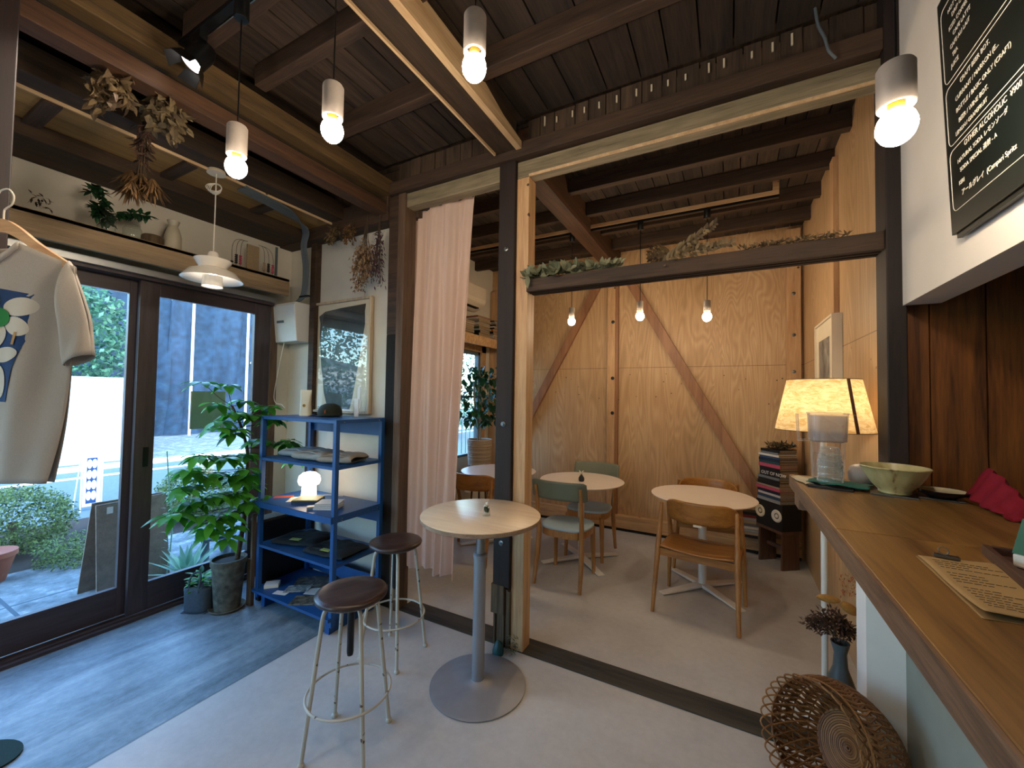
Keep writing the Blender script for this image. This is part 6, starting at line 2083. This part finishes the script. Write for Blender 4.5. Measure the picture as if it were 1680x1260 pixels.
for (c, L) in clusters:
    c = Vector(c)
    best = min(trunk, key=lambda p: (p-c).length + max(0, p.z-c.z)*1.5)
    mb.tube(catmull([best, best.lerp(c, .5)+Vector((0, 0, -0.015)), c], 3), 0.0022, 5)
    nl = RND.randint(7, 9)
    a0 = RND.uniform(0, 6)
    for k in range(nl):
        a = a0+2*PI*k/nl
        d = Vector((math.cos(a), math.sin(a), RND.uniform(-.45, .15)))
        p = c + d*0.02
        ml.leaf(p, d, (0.0, 0, 1), L*RND.uniform(.7, 1.0), 0.060*RND.uniform(.8, 1.1), droop=0.35, fold=0.12, seg=5)
mb.build('branches', 'bark', t, smooth=True)
ml.build('leaves', 'leaf_green', t, smooth=True)
t = thing('felt_planter', 'grey felt bag planter with a small green plant on the floor by the door', 'planter', (-3.215, 1.50, 0), 0.5)
def fb(u, v):
    a = 2*PI*u
    p = 3.0
    c, s = math.cos(a), math.sin(a)
    r = (abs(c)**p+abs(s)**p)**(-1/p)
    return ((0.082+0.004*v)*r*c, (0.065+0.004*v)*r*s, 0.17*v+0.006*math.sin(a*3)*v)
m = M().grid(fb, 40, 8)
m.box(-0.08, 0.08, -0.062, 0.062, 0, 0.004)
m.build('bag', 'grey_felt', t, smooth=50, solid=0.004)
M().tube(catmull([(-0.03, -0.069, 0.14), (-0.028, -0.055, 0.24), (0.005, -0.03, 0.265), (0.03, -0.045, 0.23), (0.034, -0.07, 0.14)], 6), 0.007, 6).build('handle', 'grey_felt', t, smooth=True)
M().lathe([(0, 0.15), (0.07, 0.145)], n=24).build('soil', 'soil', t)
m = M()
for i in range(40):
    a = RND.uniform(0, 6.28)
    m.leaf((0.02*math.cos(a), 0.02*math.sin(a), RND.uniform(.15, .24)), (math.cos(a), math.sin(a), RND.uniform(.0, .9)), (0, 0, 1), 0.075, 0.03, seg=4)
m.build('leaves', 'leaf_green', t)
t = thing('lantern', 'small dark metal lantern on a clear base between the felt bag and the mossy pot', 'lantern', (-3.22, 1.66, 0))
M().lathe([(0, 0), (0.03, 0), (0.035, 0.02), (0.022, 0.06), (0.022, 0.07), (0, 0.07)], n=20).build('base', 'jar_glass', t, smooth=True)
M().lathe([(0, 0.07), (0.048, 0.075), (0.045, 0.09), (0.02, 0.105), (0, 0.108)], n=24).build('hood', 'steel_dark', t, smooth=True)
M().ring((0, 0, 0.118), 0.012, 0.002, 20, 6, Matrix.Rotation(PI/2, 3, 'X')).build('ring', 'steel_dark', t, smooth=True)
t = thing('weathered_planks', 'two short weathered planks leaning between the mossy pot and the blue shelf', 'planks', (-2.975, 1.70, 0))
M().box(-0.03, -0.005, -0.012, 0.012, 0, 0.32).build('plank', 'worn_wood', t)
M().box(0.0, 0.02, -0.01, 0.014, 0, 0.64).build('plank', 'worn_wood', t)

# ficus in a wicker pot by the back window
t = thing('ficus', 'ficus with dark leaves in a pale wicker basket by the back window', 'plant', (-2.60, 4.07, 0.55))
t2 = thing('plant_stand', 'dark stool under the wicker plant basket', 'stand', (-2.60, 4.07, 0))
M().lathe([(0, 0.52), (0.13, 0.52), (0.13, 0.545), (0, 0.545)], n=30).build('top', 'stool_brown', t2, smooth=True)
for k in range(3):
    a = k*2.1
    M().tube([(0.08*math.cos(a), 0.08*math.sin(a), 0.52), (0.12*math.cos(a), 0.12*math.sin(a), 0.0)], 0.011, 8).build('leg', 'stool_brown', t2, smooth=True)
m = M().lathe([(0, 0.0), (0.115, 0.0), (0.14, 0.43), (0.132, 0.43), (0.128, 0.38), (0, 0.37)], n=36)
for k in range(26):
    m.ring((0, 0, 0.01+k*0.0168), 0.117+0.0010*k, 0.0085, 48, 6)
m.build('basket', 'wicker_pale', t, smooth=True)
m = M()
for k, (dx, dy) in enumerate(((-0.02, 0.0), (0.015, -0.015), (0.0, 0.02))):
    m.tube(catmull([(dx, dy, 0.37), (dx*1.5, dy*1.3, 0.6), (dx*3-0.02, dy*3, 0.85), (dx*5, dy*5, 1.1)], 4), 0.010-0.002*k, 8)
m.build('stems', 'bark_pale', t, smooth=True)
m = M()
for i in range(320):
    a = RND.uniform(0, 6.28)
    r = 0.30*math.sqrt(RND.random())
    zz = RND.uniform(0.62, 1.30)
    r *= 0.55+0.6*math.sin(PI*(zz-0.55)/0.85)
    x = max(-0.12, r*math.cos(a))
    m.leaf((x, r*math.sin(a), zz), (RND.uniform(-1, 1), RND.uniform(-1, 1), RND.uniform(-1.2, .3)), (0, 0, 1), 0.10, 0.055, seg=4)
m.build('leaves', 'leaf_dark', t)
# dark doormat corner at the lower left
m = M()
pts = blob(-2.66, 0.47, 0.14, 0.10, 0.6, 30)
m.prism(pts, (0, 0, 0.0005), (1, 0, 0), (0, 1, 0), (0, 0, 1), 0.008)
plain('mat_green', hexc('0f2a24'), 0.95, var=0.2, scale=200, bump_s=0.5)
m.build('doormat', 'mat_green', label='dark green rounded mat at the lower left corner of the floor', cat='mat')
# ================================================================== OUTSIDE
st('ground', M().box(-60, -3.6, -30, 40, -0.16, -0.11), 'road', 'street surface beyond the glass doors', cat='road')
st('paving', M().box(-5.3, -3.6, -6, 8, -0.11, -0.05), 'paving', 'concrete paving just outside the glass doors', cat='paving')
st('planting_bed', M().box(-6.9, -5.3, -6, 8, -0.11, -0.06), 'soil', 'soil bed between the paving and the street', cat='ground')
st('road_line', M().box(-10.48, -10.30, -30, 40, -0.11, -0.106), 'road_white', 'white line along the far side of the street', cat='road line')
st('kerb', M().box(-11.5, -11.2, -30, 40, -0.11, -0.04), 'road_white', 'pale concrete gutter along the foot of the tiled wall', cat='kerb')
st('wall_garden', M().box(-12.6, -12.3, -14, 4.30, -0.11, 1.78), 'tile_wall', 'white tiled garden wall across the street', cat='wall', at=(-12.3, 0, 0))
st('forecourt', M().box(-40, -11.5, 4.4, 40, -0.105, -0.09), 'paving', 'concrete forecourt across the street', cat='paving')
t = thing('far_house', 'pale house standing behind the trees across the street', 'building', (-27, -9, -0.1))
M().box(-3, 3, -8, 8.0, 0, 3.4).build('wall', 'plaster_white', t)
M().prism([(-8.4, 3.4), (8.4, 3.4), (0, 4.6)], (-3.3, 0, 0), (0, 1, 0), (0, 0, 1), (1, 0, 0), 6.6).build('roof', 'cv_grey', t)
# tarpaulined scaffold
t = thing('scaffold_building', 'building wrapped in blue grey tarpaulin with white scaffold poles across the street', 'building', (-17.5, 8.0, -0.1))
def tarp(x0, y0, y1, x1=None, h=5.6):
    x1 = x0 if x1 is None else x1
    def fn(u, v):
        y = y0+(y1-y0)*u
        x = x0+(x1-x0)*u
        k = 0.16*math.sin(u*(y1-y0)*3.1+v*2.2)+0.08*math.sin(u*(y1-y0)*8-v*5)
        return (x+k+0.1*v, y, 0.05+v*h)
    return fn
M().grid(tarp(0.0, -1.2, 3.6), 60, 24).grid(tarp(-1.8, 4.0, 14.0), 80, 24).grid(tarp(-0.6, -5.5, -1.1, -0.1, 6.5), 50, 24).build('tarpaulin', 'tarp_blue', t, smooth=180)
for k, (px, py) in enumerate(((0.35, -0.55), (0.35, 1.35), (0.4, 3.75), (-1.2, 6.0), (-1.2, 8.5))):
    M().tube([(px, py, 0.0), (px, py, 5.6)], 0.045, 8).build('scaffold_pole', 'white_plastic', t, smooth=True)
M().tube([(0.35, 1.5, 2.8), (0.35, 7.0, 0.4)], 0.05, 8).build('diagonal_pole', 'white_plastic', t, smooth=True)
M().tube([(0.35, 3.1, 2.9), (0.35, 8.6, 0.5)], 0.05, 8).build('diagonal_pole', 'white_plastic', t, smooth=True)
M().box(-6, -4.2, -6, 14, 0, 5.2).build('core', 'cv_grey', t)
m = M()
for i in range(8):
    m.box(0.9, 0.93, 2.6+i*0.5, 2.63+i*0.5, 0, 1.0)
m.box(0.9, 0.93, 2.6, 6.2, 0.95, 1.0).box(0.9, 0.93, 2.6, 6.2, 0.15, 0.2).box(0.9, 0.93, 2.6, 6.2, 0.5, 0.53)
m.build('mesh_fence', 'white_plastic', t)

def tree(name, label, loc, R, hz, n, mat, trunk_h, L=0.28, W=0.14, group=None, cat='tree'):
    t = thing(name, label, cat, loc, 0, group)
    M().tube([(0, 0, 0), (0.05, 0.02, trunk_h*.6), (0, 0, trunk_h)], [0.09*R/1.5, 0.07*R/1.5, 0.03], 8).build('trunk', 'bark', t, smooth=True)
    m = M()
    for i in range(n):
        d = Vector((RND.gauss(0, 1), RND.gauss(0, 1), RND.gauss(0, 1))).normalized()
        r = RND.uniform(0.45, 1.0)**0.5
        p = Vector((d.x*R*r, d.y*R*r, trunk_h + d.z*hz*r))
        if p.z < 0.05:
            p.z = 0.05+RND.random()*0.2
        q = Vector((RND.gauss(0, 1), RND.gauss(0, 1), RND.gauss(-.2, .7)))
        m.leaf(p, q, (RND.gauss(0, .6), RND.gauss(0, .6), 1), L*RND.uniform(.6, 1.2), W, seg=2)
    m.build('crown', mat, t)
    return t
tree('tree', 'leafy tree behind the white tiled wall, seen above the sleeve of the t-shirt', (-14.9, 3.2, -0.1), 1.8, 2.0, 6500, 'leaf_tree', 2.9, 0.16, 0.09)
tree('tree', 'tall dense tree further left behind the tiled wall', (-15.5, -0.8, -0.1), 2.0, 2.0, 1500, 'leaf_tree', 3.4, 0.25, 0.14)
tree('tree', 'tree on the near side of the street, seen mirrored in the framed print', (-9.2, -4.4, -0.1), 2.3, 2.0, 5000, 'leaf_tree', 3.0, 0.16, 0.09)
tree('bush', 'rounded azalea bush outside the left glass door', (-5.95, 1.18, -0.06), 0.44, 0.34, 9000, 'leaf_bush', 0.30, 0.032, 0.016, cat='bush')
tree('bush', 'azalea bush beyond the umbrella tree outside the right glass door', (-5.85, 2.62, -0.06), 0.40, 0.34, 6000, 'leaf_bush', 0.28, 0.034, 0.018, cat='bush')
tree('bush', 'second azalea bush further right outside the right glass door', (-5.95, 3.55, -0.06), 0.42, 0.34, 4000, 'leaf_bush', 0.28, 0.034, 0.018, cat='bush')
t = tree('bush', 'low green ground cover in front of the azalea bush', (-5.22, 1.45, -0.08), 0.30, 0.05, 2200, 'leaf_bush', 0.03, 0.035, 0.014, cat='bush')
# trees outside the small back window
tree('tree', 'tree outside the small back window', (-9.5, 12.6, -0.1), 2.2, 2.2, 5000, 'leaf_tree', 2.4, 0.15, 0.08)
m = M()
for i in range(26):
    m.box(-0.01, 0.01, i*0.13, i*0.13+0.015, 0, 1.15)
m.box(-0.015, 0.015, 0, 3.3, 1.12, 1.16).box(-0.015, 0.015, 0, 3.3, 0.1, 0.13)
f = m.build('railing', 'conduit', label='metal railing outside the small back window', cat='railing')
f.location = (-4.3, 4.3, -0.05)
# agave, stone bench, boards, sign stand
t = thing('agave', 'spiky agave in front of the right glass door', 'plant', (-3.95, 1.74, -0.05))
m = M()
for i in range(24):
    a = i*2.399
    e = 0.35+0.75*(i/24)
    m.leaf((0.01*math.cos(a), 0.01*math.sin(a), 0.02), (math.cos(a)*(1.15-e*0.7), math.sin(a)*(1.15-e*0.7), e), (0, 0, 1), 0.34-0.004*i, 0.045, droop=0.05, fold=0.35, seg=5)
m.build('leaves', 'leaf_agave', t, smooth=True)
M().lathe([(0, -0.02), (0.05, -0.02), (0.06, 0.04), (0, 0.05)], n=12).build('heart', 'leaf_agave', t, smooth=True)
t = thing('low_stone_seat', 'low grey stone seat beside the agave', 'bench', (-4.15, 2.05, -0.05))
M().ell((0, 0, 0.24), 0.13, 0.17, 0.045, 18, 8).build('seat', 'stone', t, smooth=True)
for dy in (-0.09, 0.09):
    M().lathe([(0, 0), (0.035, 0), (0.03, 0.22), (0, 0.22)], (0, dy, 0), 10).build('leg', 'stone', t, smooth=True)
t = thing('spindly_weed', 'thin tall weed rising behind the agave', 'plant', (-4.1, 1.66, -0.05))
m = M().tube(catmull([(0, 0, 0), (-0.01, 0.03, 0.4), (0.0, -0.01, 0.8), (0, -0.03, 1.05)], 5), 0.005, 5)
for i in range(34):
    k = i/34
    m.leaf((0, -0.02*k, 0.2+0.85*k), (math.cos(i*2.4), math.sin(i*2.4), .5), (0, 0, 1), 0.05, 0.012, seg=2)
m.build('stem', 'leaf_agave', t)
t = thing('rock', 'dark rock beside the stone seat outside', 'rock', (-4.3, 2.35, -0.05))
M().ell((0, 0, 0.05), 0.16, 0.2, 0.11, 12, 8).build('rock', 'stone', t, smooth=True)
t = thing('a_board', 'folding board of two grey plywood sheets standing just outside the doors', 'sign', (-4.23, 1.44, -0.05))
M()._a([(-0.12, -0.235, 0), (-0.12, 0.26, 0), (-0.02, 0.225, 0.69), (-0.02, -0.205, 0.69)], [(0, 1, 2, 3)]).build('back_sheet', 'plain_ply', t, solid=0.012)
M()._a([(0.06, -0.18, 0), (0.06, 0.27, 0), (0.02, 0.235, 0.685), (0.02, -0.195, 0.675)], [(0, 1, 2, 3)]).build('front_sheet', 'plain_ply', t, solid=0.012)
M().box(0.034, 0.037, -0.135, -0.10, 0.60, 0.65).build('sticker', 'paper_white', t)
t = thing('sign_stand', 'white stand with a blue and white petal poster by the street', 'sign', (-7.5, 2.17, -0.11))
for dy in (-0.10, 0.10):
    M().tube([(0, dy, 0), (0, dy, 0.92)], 0.009, 8).build('pole', 'white_plastic', t, smooth=True)
    M().tube([(0.0, dy, 0.85), (-0.22, dy-0.01, 0)], 0.009, 8).build('pole', 'white_plastic', t, smooth=True)
M().box(-0.006, 0.006, -0.085, 0.085, 0.06, 0.90).build('panel', 'paper_white', t)
M().box(0.007, 0.009, -0.055, 0.045, 0.10, 0.70).build('poster', 'print_navy', t)
m = M()
for k in range(4):
    for j in range(2):
        m.ell((0.010, -0.03+j*0.048, 0.62-k*0.14), 0.002, 0.026, 0.062, 14, 8)
m.build('poster_petals', 'paper_white', t, smooth=True)
t = thing('hanging_sheet', 'olive green sheet taped to the outside of the right door glass', 'sheet', (-3.55, 1.665, 1.215))
M().box(-0.001, 0.0, -0.115, 0.115, 0, 0.285).build('sheet', 'sheet_olive', t)
M().box(-0.005, 0.001, -0.122, -0.115, 0, 0.285).build('edge', 'white_plastic', t)
t = thing('clay_pot', 'terracotta pot at the left edge beside the azalea bush', 'pot', (-5.2, 0.93, -0.05))
M().lathe([(0, 0), (0.09, 0), (0.14, 0.2), (0.15, 0.2), (0.15, 0.24), (0, 0.23)], n=28).build('pot', 'terracotta', t, smooth=True)
